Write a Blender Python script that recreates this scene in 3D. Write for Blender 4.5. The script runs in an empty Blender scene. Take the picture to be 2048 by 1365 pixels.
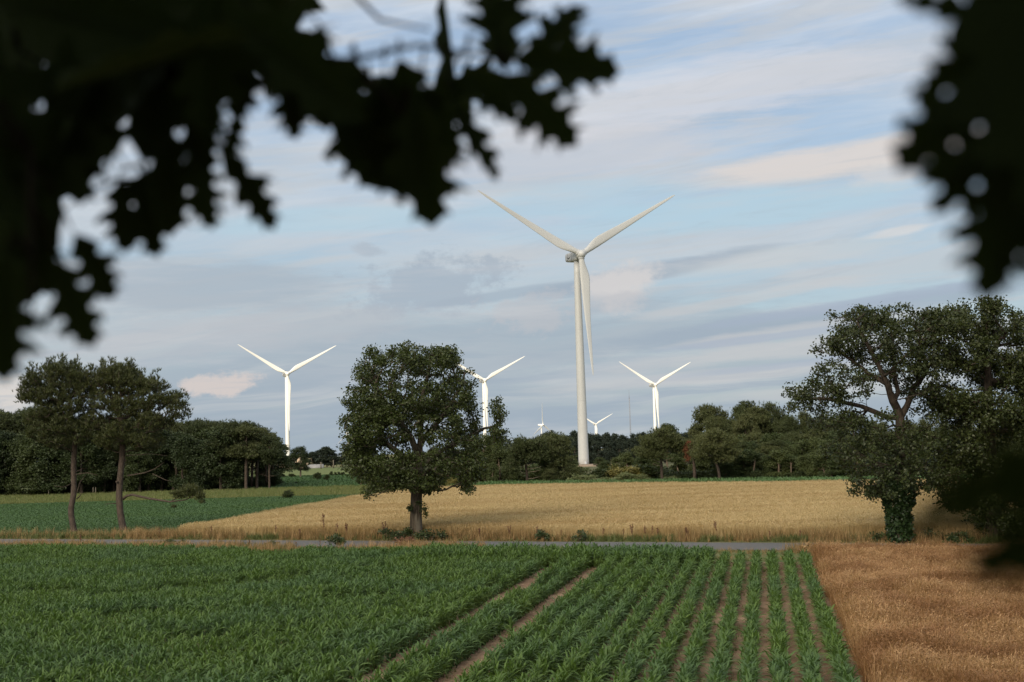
import bpy, math, random
import numpy as np
from mathutils import Vector, Matrix, geometry as mgeo

S = bpy.context.scene
COL = S.collection
R = math.radians

# ------------------------------------------------------------------ camera
CAM_H = 6.2
PITCH, ROLL = R(4.14), 0.031
FOC, SENS = 50.0, 36.0
FPX = FOC / SENS * 2048.0
cd = bpy.data.cameras.new('camera')
cam = bpy.data.objects.new('camera', cd)
COL.objects.link(cam)
cd.lens = FOC; cd.sensor_width = SENS; cd.clip_start = 0.05; cd.clip_end = 30000
cp, sp = math.cos(PITCH), math.sin(PITCH)
Fv = np.array([0, cp, sp]); R0 = np.array([1.0, 0, 0]); U0 = np.array([0, -sp, cp])
Rv = math.cos(ROLL) * R0 - math.sin(ROLL) * U0
Uv = math.sin(ROLL) * R0 + math.cos(ROLL) * U0
CAMP = np.array([0.0, 0.0, CAM_H])
cam.matrix_world = Matrix(((Rv[0], Uv[0], -Fv[0], 0), (Rv[1], Uv[1], -Fv[1], 0), (Rv[2], Uv[2], -Fv[2], CAM_H), (0, 0, 0, 1)))
cd.dof.use_dof = True
cd.dof.focus_distance = 105.0
cd.dof.aperture_fstop = 4.0
S.camera = cam

# ------------------------------------------------------------------ light
SUN_EL, SUN_AZ = R(31), R(206)          # azimuth clockwise from +Y: behind the camera, to its left
sunv = Vector((math.sin(SUN_AZ) * math.cos(SUN_EL), math.cos(SUN_AZ) * math.cos(SUN_EL), math.sin(SUN_EL)))
sl = bpy.data.lights.new('sun', 'SUN'); sl.energy = 5.0; sl.angle = R(34); sl.color = (1.0, 0.88, 0.70)   # veiled by thin cloud: a wide, soft sun
so = bpy.data.objects.new('sun', sl); COL.objects.link(so)
so.rotation_euler = sunv.to_track_quat('Z', 'Y').to_euler()
so.location = (-30, -60, 60)
S.view_settings.view_transform = 'Standard'
S.view_settings.look = 'None'
S.view_settings.gamma = 1.0
S.view_settings.use_curve_mapping = False
S.view_settings.exposure = 0.8
S.cycles.max_bounces = 6
S.cycles.transparent_max_bounces = 12
S.cycles.use_adaptive_sampling = False

# ------------------------------------------------------------------ pixel -> place helpers (photo pixels, 2048 wide)
def ray(u, v):
    return Fv * FPX + Rv * (u - 1024.0) + Uv * (682.5 - v)
def P(u, v, Z):
    d = ray(u, v)
    return CAMP + d * (Z / d[1])
def G(u, v, h=0.0):
    d = ray(u, v)
    return CAMP + d * ((h - CAM_H) / d[2])
def project(X):
    d = np.asarray(X) - CAMP
    z = d @ Fv
    return 1024 + FPX * (d @ Rv) / z, 682.5 - FPX * (d @ Uv) / z, z

# ------------------------------------------------------------------ world
class NT:
    """small helper round a node tree"""
    def __init__(s, nt): s.nt = nt
    def n(s, t, **kw):
        x = s.nt.nodes.new(t)
        for k, v in kw.items(): setattr(x, k, v)
        return x
    def put(s, sock, v):
        if hasattr(v, 'is_output') or isinstance(v, bpy.types.NodeSocket): s.nt.links.new(v, sock)
        else: sock.default_value = v
    def m(s, op, a, b=0.0, c=None):
        x = s.n('ShaderNodeMath', operation=op)
        s.put(x.inputs[0], a); s.put(x.inputs[1], b)
        if c is not None: s.put(x.inputs[2], c)
        return x.outputs[0]
    def comb(s, a, b, c=0.0):
        x = s.n('ShaderNodeCombineXYZ')
        s.put(x.inputs[0], a); s.put(x.inputs[1], b); s.put(x.inputs[2], c)
        return x.outputs[0]
    def noise(s, vec, scale, detail=4.0, rough=0.55, dist=0.0):
        x = s.n('ShaderNodeTexNoise')
        if vec is not None: s.put(x.inputs['Vector'], vec)
        x.inputs['Scale'].default_value = scale; x.inputs['Detail'].default_value = detail
        x.inputs['Roughness'].default_value = rough; x.inputs['Distortion'].default_value = dist
        return x.outputs['Fac']
    def smooth(s, v, lo, hi):
        x = s.n('ShaderNodeMapRange', interpolation_type='SMOOTHSTEP')
        s.put(x.inputs['Value'], v); x.inputs['From Min'].default_value = lo; x.inputs['From Max'].default_value = hi
        return x.outputs['Result']
    def mix(s, f, a, b):
        x = s.n('ShaderNodeMix', data_type='RGBA')
        s.put(x.inputs[0], f); s.put(x.inputs[6], a if not isinstance(a, tuple) else (*a, 1)[:4]); s.put(x.inputs[7], b if not isinstance(b, tuple) else (*b, 1)[:4])
        return x.outputs[2]

W = bpy.data.worlds.new('World'); S.world = W; W.use_nodes = True
W.node_tree.nodes.clear()
w = NT(W.node_tree)
sky = w.n('ShaderNodeTexSky', sky_type='NISHITA'); sky.sun_disc = False
sky.sun_elevation = SUN_EL; sky.sun_rotation = SUN_AZ; sky.altitude = 60; sky.air_density = 1.0; sky.dust_density = 1.5; sky.ozone_density = 1.5
SKY_STR = 0.0605
def sc10(c, k=1.0): return tuple(x * k / 0.1 for x in c)
tc = w.n('ShaderNodeTexCoord')
sep = w.n('ShaderNodeSeparateXYZ'); w.nt.links.new(tc.outputs['Generated'], sep.inputs[0])
az = w.m('ARCTAN2', sep.outputs[0], sep.outputs[1])
el = w.m('ARCSINE', sep.outputs[2])
# streaky layers: planar-like stretch, rising slightly to the right
tilt = w.m('SUBTRACT', el, w.m('MULTIPLY', az, 0.10))
warp = w.noise(w.comb(az, w.m('MULTIPLY', el, 3.0)), 3.0, 3.0)
v1 = w.comb(w.m('MULTIPLY', az, 2.2), w.m('MULTIPLY_ADD', tilt, 17.0, w.m('MULTIPLY', warp, 1.0)), 0.0)
v2 = w.comb(w.m('MULTIPLY', az, 4.0), w.m('MULTIPLY', tilt, 26.0), 3.7)
v3 = w.comb(w.m('MULTIPLY', az, 7.0), w.m('MULTIPLY', el, 60.0), 9.1)
hi_ = w.smooth(w.noise(v1, 1.1, 6.0, 0.55, 0.3), 0.36, 0.66)          # thin bright veil
ban = w.smooth(w.noise(v2, 0.9, 6.0, 0.6, 0.4), 0.40, 0.62)           # grey-blue bands
fine = w.noise(v3, 1.0, 5.0, 0.6)
low = w.smooth(el, 0.135, 0.02)                                         # towards the horizon
elf = w.smooth(el, 0.03, 0.30)
blue = w.mix(elf, sc10((0.41, 0.53, 0.62)), sc10((0.46, 0.59, 0.76)))
base = w.mix(0.55, sky.outputs[0], blue)
veilc = w.mix(elf, sc10((0.50, 0.54, 0.57)), sc10((0.68, 0.725, 0.785)))
c = w.mix(w.m('MULTIPLY', hi_, 0.85), base, veilc)
grey = sc10((0.365, 0.432, 0.495))
c = w.mix(w.m('MULTIPLY', low, w.m('MULTIPLY_ADD', ban, 0.62, 0.22)), c, grey)
def azel(u, v):
    d = ray(u, v); d = d / np.linalg.norm(d)
    return math.atan2(d[0], d[1]), math.asin(d[2])
nz_a = w.noise(w.comb(w.m('MULTIPLY', az, 30.0), w.m('MULTIPLY', el, 45.0)), 1.0, 8.0, 0.66)
nz_b = w.noise(w.comb(w.m('MULTIPLY', az, 9.0), w.m('MULTIPLY', el, 60.0), 5.0), 1.0, 8.0, 0.66)
def blob(c, u, v, wpx, hpx, ang, col, op, nz, k=1.3, soft=(1.15, 0.5)):
    a0, e0 = azel(u, v)
    ca, sa = math.cos(R(ang)), math.sin(R(ang))
    da = w.m('SUBTRACT', az, a0); de = w.m('SUBTRACT', el, e0)
    x = w.m('DIVIDE', w.m('ADD', w.m('MULTIPLY', da, ca), w.m('MULTIPLY', de, sa)), wpx / FPX)
    y = w.m('DIVIDE', w.m('SUBTRACT', w.m('MULTIPLY', de, ca), w.m('MULTIPLY', da, sa)), hpx / FPX)
    q = w.m('SQRT', w.m('ADD', w.m('MULTIPLY', x, x), w.m('MULTIPLY', y, y)))
    q = w.m('ADD', q, w.m('MULTIPLY', w.m('SUBTRACT', nz, 0.5), k * 2))
    return w.mix(w.m('MULTIPLY', w.smooth(q, *soft), op), c, sc10(col))
st1 = w.noise(w.comb(w.m('MULTIPLY', az, 3.2), w.m('MULTIPLY_ADD', tilt, 42.0, w.m('MULTIPLY', warp, 1.6)), 6.3), 1.0, 8.0, 0.6, 0.5)
c = w.mix(w.m('MULTIPLY', w.smooth(st1, 0.47, 0.60), 0.55), c, sc10((0.535, 0.555, 0.575)))
st2 = w.noise(w.comb(w.m('MULTIPLY', az, 2.4), w.m('MULTIPLY_ADD', tilt, 30.0, w.m('MULTIPLY', warp, 2.0)), 11.3), 1.0, 8.0, 0.6, 0.5)
c = w.mix(w.m('MULTIPLY', w.smooth(st2, 0.52, 0.60), w.m('MULTIPLY_ADD', low, 0.6, 0.1)), c, sc10((0.33, 0.40, 0.48)))
GB = (0.335, 0.405, 0.485)
c = blob(c, 1050, 690, 700, 75, 3, (0.35, 0.42, 0.49), 0.6, nz_b)
c = blob(c, 1600, 640, 520, 26, 6, GB, 0.75, nz_b, 0.8)
c = blob(c, 1300, 545, 290, 20, 9, GB, 0.85, nz_b, 0.7)
c = blob(c, 1010, 590, 260, 13, 7, GB, 0.6, nz_b, 0.7)
c = blob(c, 860, 570, 150, 60, 8, (0.37, 0.435, 0.51), 0.8, nz_a, 1.9)
c = blob(c, 735, 500, 45, 16, -5, (0.40, 0.46, 0.53), 0.7, nz_a)
c = blob(c, 400, 575, 330, 60, 0, (0.385, 0.445, 0.51), 0.75, nz_b, 0.8)
c = blob(c, 350, 680, 330, 50, 3, (0.48, 0.50, 0.54), 0.55, nz_b, 0.9)
c = blob(c, 620, 650, 240, 45, 2, (0.46, 0.49, 0.53), 0.5, nz_a, 0.9)
c = blob(c, 1238, 572, 85, 52, 8, (0.62, 0.605, 0.605), 0.95, nz_a, 1.1)
c = blob(c, 1225, 605, 110, 24, 6, (0.45, 0.47, 0.51), 0.5, nz_a, 1.2)
c = blob(c, 1060, 625, 95, 42, 5, (0.49, 0.50, 0.53), 0.6, nz_a, 2.0)
c = blob(c, 440, 772, 70, 26, 4, (0.66, 0.585, 0.55), 0.85, nz_a, 1.9)
c = blob(c, 15, 800, 60, 45, 0, (0.72, 0.66, 0.61), 0.8, nz_a, 1.0)
c = blob(c, 1690, 318, 360, 34, 4, (0.70, 0.645, 0.61), 0.85, nz_b, 0.8)
c = blob(c, 1150, 300, 420, 60, 3, (0.60, 0.59, 0.61), 0.6, nz_b, 0.9)
c = blob(c, 1450, 180, 500, 60, 6, (0.66, 0.66, 0.70), 0.55, nz_b, 0.9)
c = blob(c, 1780, 345, 90, 30, 10, (0.68, 0.65, 0.63), 0.6, nz_a, 0.9)
c = blob(c, 1800, 462, 75, 13, 8, (0.66, 0.66, 0.66), 0.8, nz_b, 0.8)
c = blob(c, 1130, 400, 300, 40, 3, (0.43, 0.59, 0.70), 0.6, nz_b, 0.9)
c = blob(c, 1450, 425, 430, 44, 3, (0.43, 0.60, 0.71), 0.8, nz_b, 0.8)
c = blob(c, 640, 440, 260, 34, 3, (0.44, 0.60, 0.70), 0.7, nz_b, 0.8)
c = blob(c, 1600, 510, 300, 24, 4, (0.56, 0.59, 0.60), 0.55, nz_b, 0.8)
c = w.mix(w.m('MULTIPLY', w.smooth(fine, 0.48, 0.72), 0.38), c, sc10((0.56, 0.575, 0.60)))
fine2 = w.noise(w.comb(w.m('MULTIPLY', az, 13.0), w.m('MULTIPLY', tilt, 95.0), 2.2), 1.0, 7.0, 0.65, 0.6)
c = w.mix(w.m('MULTIPLY', w.smooth(fine2, 0.50, 0.70), w.m('MULTIPLY_ADD', low, 0.25, 0.2)), c, sc10((0.375, 0.44, 0.51)))
for q in ((1650, 655, 330, 15, 5, 0.55), (1600, 695, 420, 20, 4, 0.6), (1520, 745, 420, 16, 3, 0.5), (1700, 775, 300, 14, 3, 0.45), (1480, 600, 260, 13, 8, 0.5)):
    c = blob(c, q[0], q[1], q[2], q[3], q[4], (0.565, 0.565, 0.57), q[5], nz_b, 0.9)
for q in ((1720, 606, 330, 13, 6, 0.7), (1560, 672, 300, 9, 5, 0.6), (1650, 722, 330, 9, 4, 0.5)):
    c = blob(c, q[0], q[1], q[2], q[3], q[4], (0.365, 0.43, 0.53), q[5], nz_b, 0.7)
bg = w.n('ShaderNodeBackground'); w.nt.links.new(c, bg.inputs[0]); bg.inputs[1].default_value = SKY_STR
wo = w.n('ShaderNodeOutputWorld'); w.nt.links.new(bg.outputs[0], wo.inputs[0])

# ------------------------------------------------------------------ mesh / object helpers
def mesh(name, V, faces, mat=None, smooth=False):
    """faces: list of (n,k) int arrays"""
    V = np.asarray(V, dtype=np.float32)
    me = bpy.data.meshes.new(name)
    faces = [np.asarray(f, dtype=np.int32) for f in faces if len(f)]
    nl = sum(f.size for f in faces); nf = sum(len(f) for f in faces)
    me.vertices.add(len(V)); me.vertices.foreach_set('co', V.ravel())
    me.loops.add(nl); me.loops.foreach_set('vertex_index', np.concatenate([f.ravel() for f in faces]))
    st = []; k = 0
    for f in faces:
        st.append(np.arange(len(f), dtype=np.int32) * f.shape[1] + k); k += f.size
    me.polygons.add(nf); me.polygons.foreach_set('loop_start', np.concatenate(st))
    if smooth: me.polygons.foreach_set('use_smooth', np.ones(nf, dtype=bool))
    me.update(calc_edges=True); me.validate()
    if mat: me.materials.append(mat)
    return me
def ob(name, me, parent=None, loc=(0, 0, 0), rotz=0.0, scale=None):
    o = bpy.data.objects.new(name, me); COL.objects.link(o)
    o.location = loc; o.rotation_euler = (0, 0, rotz)
    if scale is not None: o.scale = scale
    if parent: o.parent = parent
    return o
def tag(o, label=None, cat=None, group=None, kind=None):
    if label: o['label'] = label
    if cat: o['category'] = cat
    if group: o['group'] = group
    if kind: o['kind'] = kind
    return o
class MB:
    """collects parts into one vertex/face pool"""
    def __init__(s): s.V = []; s.F = {3: [], 4: []}; s.n = 0
    def add(s, V, F):
        V = np.asarray(V, float); F = np.asarray(F, int)
        if len(F): s.F.setdefault(F.shape[1], []).append(F + s.n)
        s.V.append(V); s.n += len(V)
    def mesh(s, name, mat, smooth=False):
        return mesh(name, np.concatenate(s.V), [np.concatenate(f) for f in s.F.values() if f], mat, smooth)
def ringtube(pts, rad, sides=10, cap=True):
    pts = np.asarray(pts, float); rad = np.broadcast_to(np.asarray(rad, float), (len(pts),))
    d = np.gradient(pts, axis=0); d /= np.linalg.norm(d, axis=1)[:, None] + 1e-9
    ref = np.array([0.0, 0, 1]) if abs(d[0][2]) < 0.9 else np.array([1.0, 0, 0])
    a = np.cross(d, ref); a /= np.linalg.norm(a, axis=1)[:, None] + 1e-9
    b = np.cross(d, a)
    t = np.linspace(0, 2 * np.pi, sides, endpoint=False)
    V = pts[:, None] + rad[:, None, None] * (np.cos(t)[None, :, None] * a[:, None] + np.sin(t)[None, :, None] * b[:, None])
    V = V.reshape(-1, 3); n = len(pts)
    F = [(i * sides + j, i * sides + (j + 1) % sides, (i + 1) * sides + (j + 1) % sides, (i + 1) * sides + j) for i in range(n - 1) for j in range(sides)]
    F3 = []
    if cap:
        V = np.vstack([V, pts[-1:], pts[:1]])
        e = len(V) - 2
        F3 = [((n - 1) * sides + j, (n - 1) * sides + (j + 1) % sides, e) for j in range(sides)] + [((j + 1) % sides, j, e + 1) for j in range(sides)]
    return V, F, F3
def addtube(mb, pts, rad, sides=10):
    V, F, F3 = ringtube(pts, rad, sides)
    k = mb.n
    mb.add(V, F)
    if F3: mb.F[3].append(np.asarray(F3) + k)
def vnoise(x, y, seed=0):
    """smooth value noise in numpy, about 0..1"""
    rs = np.random.RandomState(seed); T = rs.rand(64, 64)
    xi = np.floor(x).astype(int); yi = np.floor(y).astype(int)
    fx = x - xi; fy = y - yi; fx = fx * fx * (3 - 2 * fx); fy = fy * fy * (3 - 2 * fy)
    g = lambda a, b: T[a % 64, b % 64]
    return (g(xi, yi) * (1 - fx) + g(xi + 1, yi) * fx) * (1 - fy) + (g(xi, yi + 1) * (1 - fx) + g(xi + 1, yi + 1) * fx) * fy

# ------------------------------------------------------------------ materials
def newmat(name):
    m = bpy.data.materials.new(name); m.use_nodes = True; m.node_tree.nodes.clear()
    t = NT(m.node_tree); out = t.n('ShaderNodeOutputMaterial')
    return m, t, out
def leafmat(name, cols, trans=0.25, rough=0.5, spec=0.35, patch=0.0, patchcol=None, pscale=0.2, tcol=1.3, lo=0.42, hi=0.62, orand=0.25, pstretch=(1, 1, 1), prot=0.0):
    """foliage: colour differs leaf by leaf and plant by plant; optional patches over the field by where the plant stands"""
    m, t, out = newmat(name)
    geo = t.n('ShaderNodeNewGeometry'); oi = t.n('ShaderNodeObjectInfo')
    f = t.m('FRACT', t.m('ADD', t.m('MULTIPLY', geo.outputs['Random Per Island'], 1 - orand), t.m('MULTIPLY', oi.outputs['Random'], orand)))
    r = t.n('ShaderNodeValToRGB'); t.put(r.inputs[0], f)
    e = r.color_ramp.elements
    while len(e) < len(cols): e.new(0.5)
    for i, cc in enumerate(cols):
        e[i].position = i / max(1, len(cols) - 1); e[i].color = (*cc, 1)
    colr = r.outputs[0]
    if patch > 0:
        mp = t.n('ShaderNodeMapping'); m.node_tree.links.new(oi.outputs['Location'], mp.inputs[0]); mp.inputs['Scale'].default_value = pstretch; mp.inputs['Rotation'].default_value = (0, 0, prot)
        nz = t.noise(mp.outputs[0], pscale, 4.0, 0.6)
        colr = t.mix(t.m('MULTIPLY', t.smooth(nz, lo, hi), patch), colr, patchcol)
    p = t.n('ShaderNodeBsdfPrincipled'); t.put(p.inputs['Base Color'], colr)
    p.inputs['Roughness'].default_value = rough; p.inputs['Specular IOR Level'].default_value = spec
    tr = t.n('ShaderNodeBsdfTranslucent')
    br = t.n('ShaderNodeMix', data_type='RGBA', blend_type='MULTIPLY'); br.inputs[0].default_value = 1.0
    t.put(br.inputs[6], colr); br.inputs[7].default_value = (tcol * 1.05, tcol * 1.1, tcol * 0.6, 1)
    t.put(tr.inputs[0], br.outputs[2])
    mx = t.n('ShaderNodeMixShader'); mx.inputs[0].default_value = trans
    m.node_tree.links.new(p.outputs[0], mx.inputs[1]); m.node_tree.links.new(tr.outputs[0], mx.inputs[2])
    m.node_tree.links.new(mx.outputs[0], out.inputs[0])
    return m
def surfmat(name, c1, c2, scale=4.0, rough=0.9, stretch=(1, 1, 1), bump=0.0, c3=None, scale3=0.3, spec=0.2):
    m, t, out = newmat(name)
    tcn = t.n('ShaderNodeTexCoord'); mp = t.n('ShaderNodeMapping'); mp.inputs['Scale'].default_value = stretch
    m.node_tree.links.new(tcn.outputs['Object'], mp.inputs[0])
    nz = t.noise(mp.outputs[0], scale, 6.0, 0.62)
    col = t.mix(t.smooth(nz, 0.33, 0.67), c1, c2)
    if c3:
        col = t.mix(t.smooth(t.noise(mp.outputs[0], scale3, 4.0), 0.45, 0.62), col, c3)
    p = t.n('ShaderNodeBsdfPrincipled'); t.put(p.inputs['Base Color'], col)
    p.inputs['Roughness'].default_value = rough; p.inputs['Specular IOR Level'].default_value = spec
    if bump:
        b = t.n('ShaderNodeBump'); b.inputs['Strength'].default_value = bump; b.inputs['Distance'].default_value = 0.05
        t.put(b.inputs['Height'], nz); m.node_tree.links.new(b.outputs[0], p.inputs['Normal'])
    m.node_tree.links.new(p.outputs[0], out.inputs[0])
    return m
M = {}
M['meadow'] = surfmat('meadow_ground', (0.075, 0.085, 0.028), (0.11, 0.11, 0.04), 0.6, c3=(0.13, 0.11, 0.05), scale3=0.05)
M['pale_grass'] = surfmat('pale_grass_ground', (0.10, 0.125, 0.042), (0.13, 0.145, 0.05), 0.5, c3=(0.15, 0.13, 0.06), scale3=0.06)
M['soil'] = surfmat('dry_soil', (0.12, 0.072, 0.042), (0.22, 0.14, 0.085), 6.0, bump=0.8, c3=(0.26, 0.175, 0.11), scale3=0.5)
M['strawsoil'] = surfmat('straw_covered_soil', (0.12, 0.07, 0.035), (0.19, 0.115, 0.06), 5.0)
M['wheatsoil'] = surfmat('wheat_floor', (0.30, 0.20, 0.085), (0.36, 0.25, 0.11), 2.0)
M['teal'] = surfmat('low_green_crop', (0.035, 0.085, 0.045), (0.05, 0.105, 0.05), 0.4, c3=(0.045, 0.105, 0.04), scale3=0.04)
M['bright_strip'] = surfmat('pasture', (0.12, 0.15, 0.04), (0.15, 0.17, 0.055), 0.2)
M['asphalt'] = surfmat('asphalt', (0.085, 0.085, 0.087), (0.115, 0.114, 0.113), 3.0, rough=0.85, c3=(0.10, 0.098, 0.095), scale3=0.2)
M['bark_pine'] = surfmat('pine_bark', (0.045, 0.034, 0.027), (0.085, 0.064, 0.049), 9.0, stretch=(1, 1, 0.35), bump=0.9)
M['bark_oak'] = surfmat('oak_bark', (0.035, 0.028, 0.02), (0.085, 0.068, 0.048), 8.0, stretch=(1, 1, 0.25), bump=0.9, c3=(0.12, 0.105, 0.08), scale3=2.0)
M['bark_dark'] = surfmat('shaded_oak_bark', (0.025, 0.02, 0.015), (0.065, 0.05, 0.037), 8.0, stretch=(1, 1, 0.25), bump=0.9)  # oak bark darkened: the shade on backlit limbs sits in the colour
M['bark_far'] = surfmat('grey_brown_bark', (0.10, 0.075, 0.055), (0.17, 0.13, 0.095), 6.0, stretch=(1, 1, 0.3))
M['deadwood'] = surfmat('bleached_dead_wood', (0.22, 0.18, 0.13), (0.32, 0.26, 0.19), 6.0)
M['oak_leaf'] = leafmat('oak_foliage', [(0.019, 0.029, 0.006), (0.034, 0.048, 0.010), (0.048, 0.064, 0.015)], 0.2, 0.5)
M['oak_leaf2'] = leafmat('dark_oak_foliage', [(0.018, 0.027, 0.007), (0.033, 0.044, 0.011), (0.052, 0.062, 0.016)], 0.18, 0.5)
M['ivy'] = leafmat('ivy_foliage', [(0.012, 0.026, 0.008), (0.022, 0.042, 0.012), (0.034, 0.058, 0.018)], 0.15, 0.4)
M['needle'] = leafmat('pine_needles', [(0.022, 0.031, 0.009), (0.048, 0.058, 0.017), (0.086, 0.092, 0.030)], 0.15, 0.5)
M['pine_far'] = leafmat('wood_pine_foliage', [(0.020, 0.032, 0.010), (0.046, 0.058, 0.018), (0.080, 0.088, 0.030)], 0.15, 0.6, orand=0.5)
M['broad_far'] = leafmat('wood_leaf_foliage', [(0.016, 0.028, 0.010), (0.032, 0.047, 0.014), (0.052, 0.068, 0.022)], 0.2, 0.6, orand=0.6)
M['pine_lit'] = leafmat('lit_wood_pine_foliage', [(0.030, 0.044, 0.014), (0.062, 0.074, 0.024), (0.105, 0.110, 0.040)], 0.15, 0.6, orand=0.55)  # paler copy of the wood pine foliage; its lit look is in the colour
M['broad_lit'] = leafmat('lit_wood_leaf_foliage', [(0.026, 0.042, 0.014), (0.054, 0.072, 0.021), (0.090, 0.105, 0.034)], 0.2, 0.6, orand=0.55)  # wood leaf foliage lightened likewise: brighter light painted into the colours
M['dist'] = leafmat('distant_foliage', [(0.020, 0.032, 0.020), (0.030, 0.042, 0.026), (0.040, 0.052, 0.030)], 0.15, 0.7)
M['bush_olive'] = leafmat('olive_bush_foliage', [(0.08, 0.10, 0.04), (0.135, 0.155, 0.065), (0.21, 0.225, 0.105)], 0.25, 0.6)
M['bush_yellow'] = leafmat('yellow_bush_foliage', [(0.10, 0.09, 0.025), (0.16, 0.145, 0.04), (0.21, 0.18, 0.06)], 0.25, 0.6)
M['dead_needle'] = leafmat('dead_pine_foliage', [(0.12, 0.045, 0.02), (0.17, 0.065, 0.03), (0.10, 0.05, 0.02)], 0.15, 0.7)
M['maize'] = leafmat('maize_leaves', [(0.056, 0.100, 0.022), (0.082, 0.136, 0.030), (0.112, 0.172, 0.041)], 0.28, 0.55, 0.25, 0.6, (0.056, 0.104, 0.046), 0.16)
M['low_crop'] = leafmat('low_crop_leaves', [(0.045, 0.090, 0.036), (0.060, 0.112, 0.042), (0.080, 0.135, 0.050)], 0.22, 0.55, 0.25, 0.6, (0.06, 0.11, 0.03), 0.06)
M['far_maize'] = leafmat('far_maize_leaves', [(0.075, 0.14, 0.045), (0.10, 0.165, 0.055)], 0.2, 0.5, 0.4)
M['grain'] = leafmat('ripe_reddish_grain', [(0.16, 0.085, 0.039), (0.31, 0.18, 0.083), (0.50, 0.335, 0.178)], 0.25, 0.6, 0.25, 0.75, (0.19, 0.092, 0.038), 0.35, tcol=1.1, orand=0.6, pstretch=(1, 1, 1), lo=0.46, hi=0.56)
M['wheat'] = leafmat('ripe_wheat', [(0.38, 0.275, 0.137), (0.47, 0.352, 0.185), (0.54, 0.43, 0.245)], 0.25, 0.6, 0.25, 0.6, (0.345, 0.235, 0.105), 0.28, tcol=1.1, orand=0.5, pstretch=(0.12, 1, 1), prot=math.atan(0.525), lo=0.47, hi=0.56)
M['drygrass'] = leafmat('dry_verge_grass', [(0.27, 0.175, 0.08), (0.36, 0.24, 0.115), (0.20, 0.125, 0.055), (0.12, 0.11, 0.045)], 0.2, 0.6, 0.25, tcol=1.1)
M['greengrass'] = leafmat('green_verge_grass', [(0.05, 0.07, 0.02), (0.08, 0.10, 0.03), (0.12, 0.12, 0.045)], 0.2, 0.6, 0.25)
M['palegrass'] = leafmat('pale_meadow_grass', [(0.085, 0.115, 0.035), (0.115, 0.14, 0.045), (0.16, 0.15, 0.06)], 0.2, 0.6, 0.25)
M['weed'] = leafmat('rusty_weed_seedheads', [(0.09, 0.045, 0.025), (0.13, 0.06, 0.035), (0.17, 0.09, 0.05)], 0.1, 0.7)
M['bramble'] = leafmat('bramble_leaves', [(0.02, 0.035, 0.012), (0.035, 0.055, 0.018), (0.06, 0.075, 0.025)], 0.2, 0.5)
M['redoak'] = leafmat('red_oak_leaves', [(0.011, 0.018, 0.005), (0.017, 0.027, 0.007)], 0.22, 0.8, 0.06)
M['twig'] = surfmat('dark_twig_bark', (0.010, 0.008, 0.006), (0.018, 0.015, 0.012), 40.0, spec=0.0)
M['white'] = surfmat('light_grey_turbine_paint', (0.53, 0.53, 0.51), (0.56, 0.56, 0.54), 0.05, rough=0.4, spec=0.4)
M['nacelle'] = surfmat('grey_nacelle_paint', (0.50, 0.50, 0.49), (0.55, 0.55, 0.54), 0.3, rough=0.5)
M['darkmetal'] = surfmat('dark_metal', (0.05, 0.05, 0.055), (0.08, 0.08, 0.085), 3.0, rough=0.6)
M['mast'] = surfmat('grey_mast_steel', (0.13, 0.13, 0.14), (0.18, 0.18, 0.19), 1.0, rough=0.6)
M['rubble'] = surfmat('pale_rubble', (0.42, 0.30, 0.20), (0.58, 0.45, 0.32), 1.2, bump=0.5)
M['pad'] = surfmat('pale_gravel', (0.30, 0.22, 0.15), (0.38, 0.29, 0.21), 0.3)
M['postwood'] = surfmat('weathered_post_wood', (0.14, 0.12, 0.09), (0.20, 0.17, 0.135), 4.0)
M['concrete'] = surfmat('grey_trough_concrete', (0.25, 0.25, 0.25), (0.35, 0.34, 0.33), 1.0)
m, t, out = newmat('thin_cloud')
tb = t.n('ShaderNodeBsdfTransparent'); tr = t.n('ShaderNodeBsdfTranslucent'); tr.inputs[0].default_value = (0.9, 0.9, 0.92, 1)
mx = t.n('ShaderNodeMixShader'); mx.inputs[0].default_value = 0.45
m.node_tree.links.new(tb.outputs[0], mx.inputs[1]); m.node_tree.links.new(tr.outputs[0], mx.inputs[2]); m.node_tree.links.new(mx.outputs[0], out.inputs[0])
M['cloud'] = m

# ------------------------------------------------------------------ terrain
def gz(x, y):
    x = np.asarray(x, float); y = np.asarray(y, float)
    tt = np.clip((x / np.maximum(y, 1.0) + 0.10) / 0.08, 0, 1); tt = tt * tt * (3 - 2 * tt)
    y0 = 520 + (300 - 520) * tt
    a = np.clip((y - y0) / 12.0, -40, 400)
    return -0.0125 * 12.0 * np.log1p(np.exp(np.minimum(a, 60))) - 0.0125 * 12.0 * np.maximum(a - 60, 0)
def axis(lo, hi, fine, n0):
    a = np.concatenate([np.linspace(-fine, fine, n0), fine * np.exp(np.linspace(0.02, math.log(hi / fine), 40))])
    b = -fine * np.exp(np.linspace(0.02, math.log(-lo / fine), 40)) if lo < -fine else np.array([])
    return np.unique(np.concatenate([a, b]))
xs = axis(-9000, 9000, 200, 41); ys = axis(-3000, 14000, 700, 141)
XX, YY = np.meshgrid(xs, ys, indexing='ij'); ZZ = gz(XX, YY)
nx, ny = len(xs), len(ys)
I = np.arange(nx * ny).reshape(nx, ny)
F = np.stack([I[:-1, :-1], I[1:, :-1], I[1:, 1:], I[:-1, 1:]], -1).reshape(-1, 4)
tag(ob('ground', mesh('ground', np.stack([XX, YY, ZZ], -1).reshape(-1, 3), [F], M['meadow'], True)), kind='structure')
def parcel(name, poly, z, mat):
    V = [(x, y, z) for x, y in poly]
    o = ob(name, mesh(name, V, [np.arange(len(V))[None]], mat)); tag(o, kind='structure'); return o
SL = -0.525
def y_far(x): return 77.2 + SL * np.asarray(x)             # end of the maize and of the reddish grain
def y_road(x): return 88.0 + SL * np.asarray(x)
RW = 2.9
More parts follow.
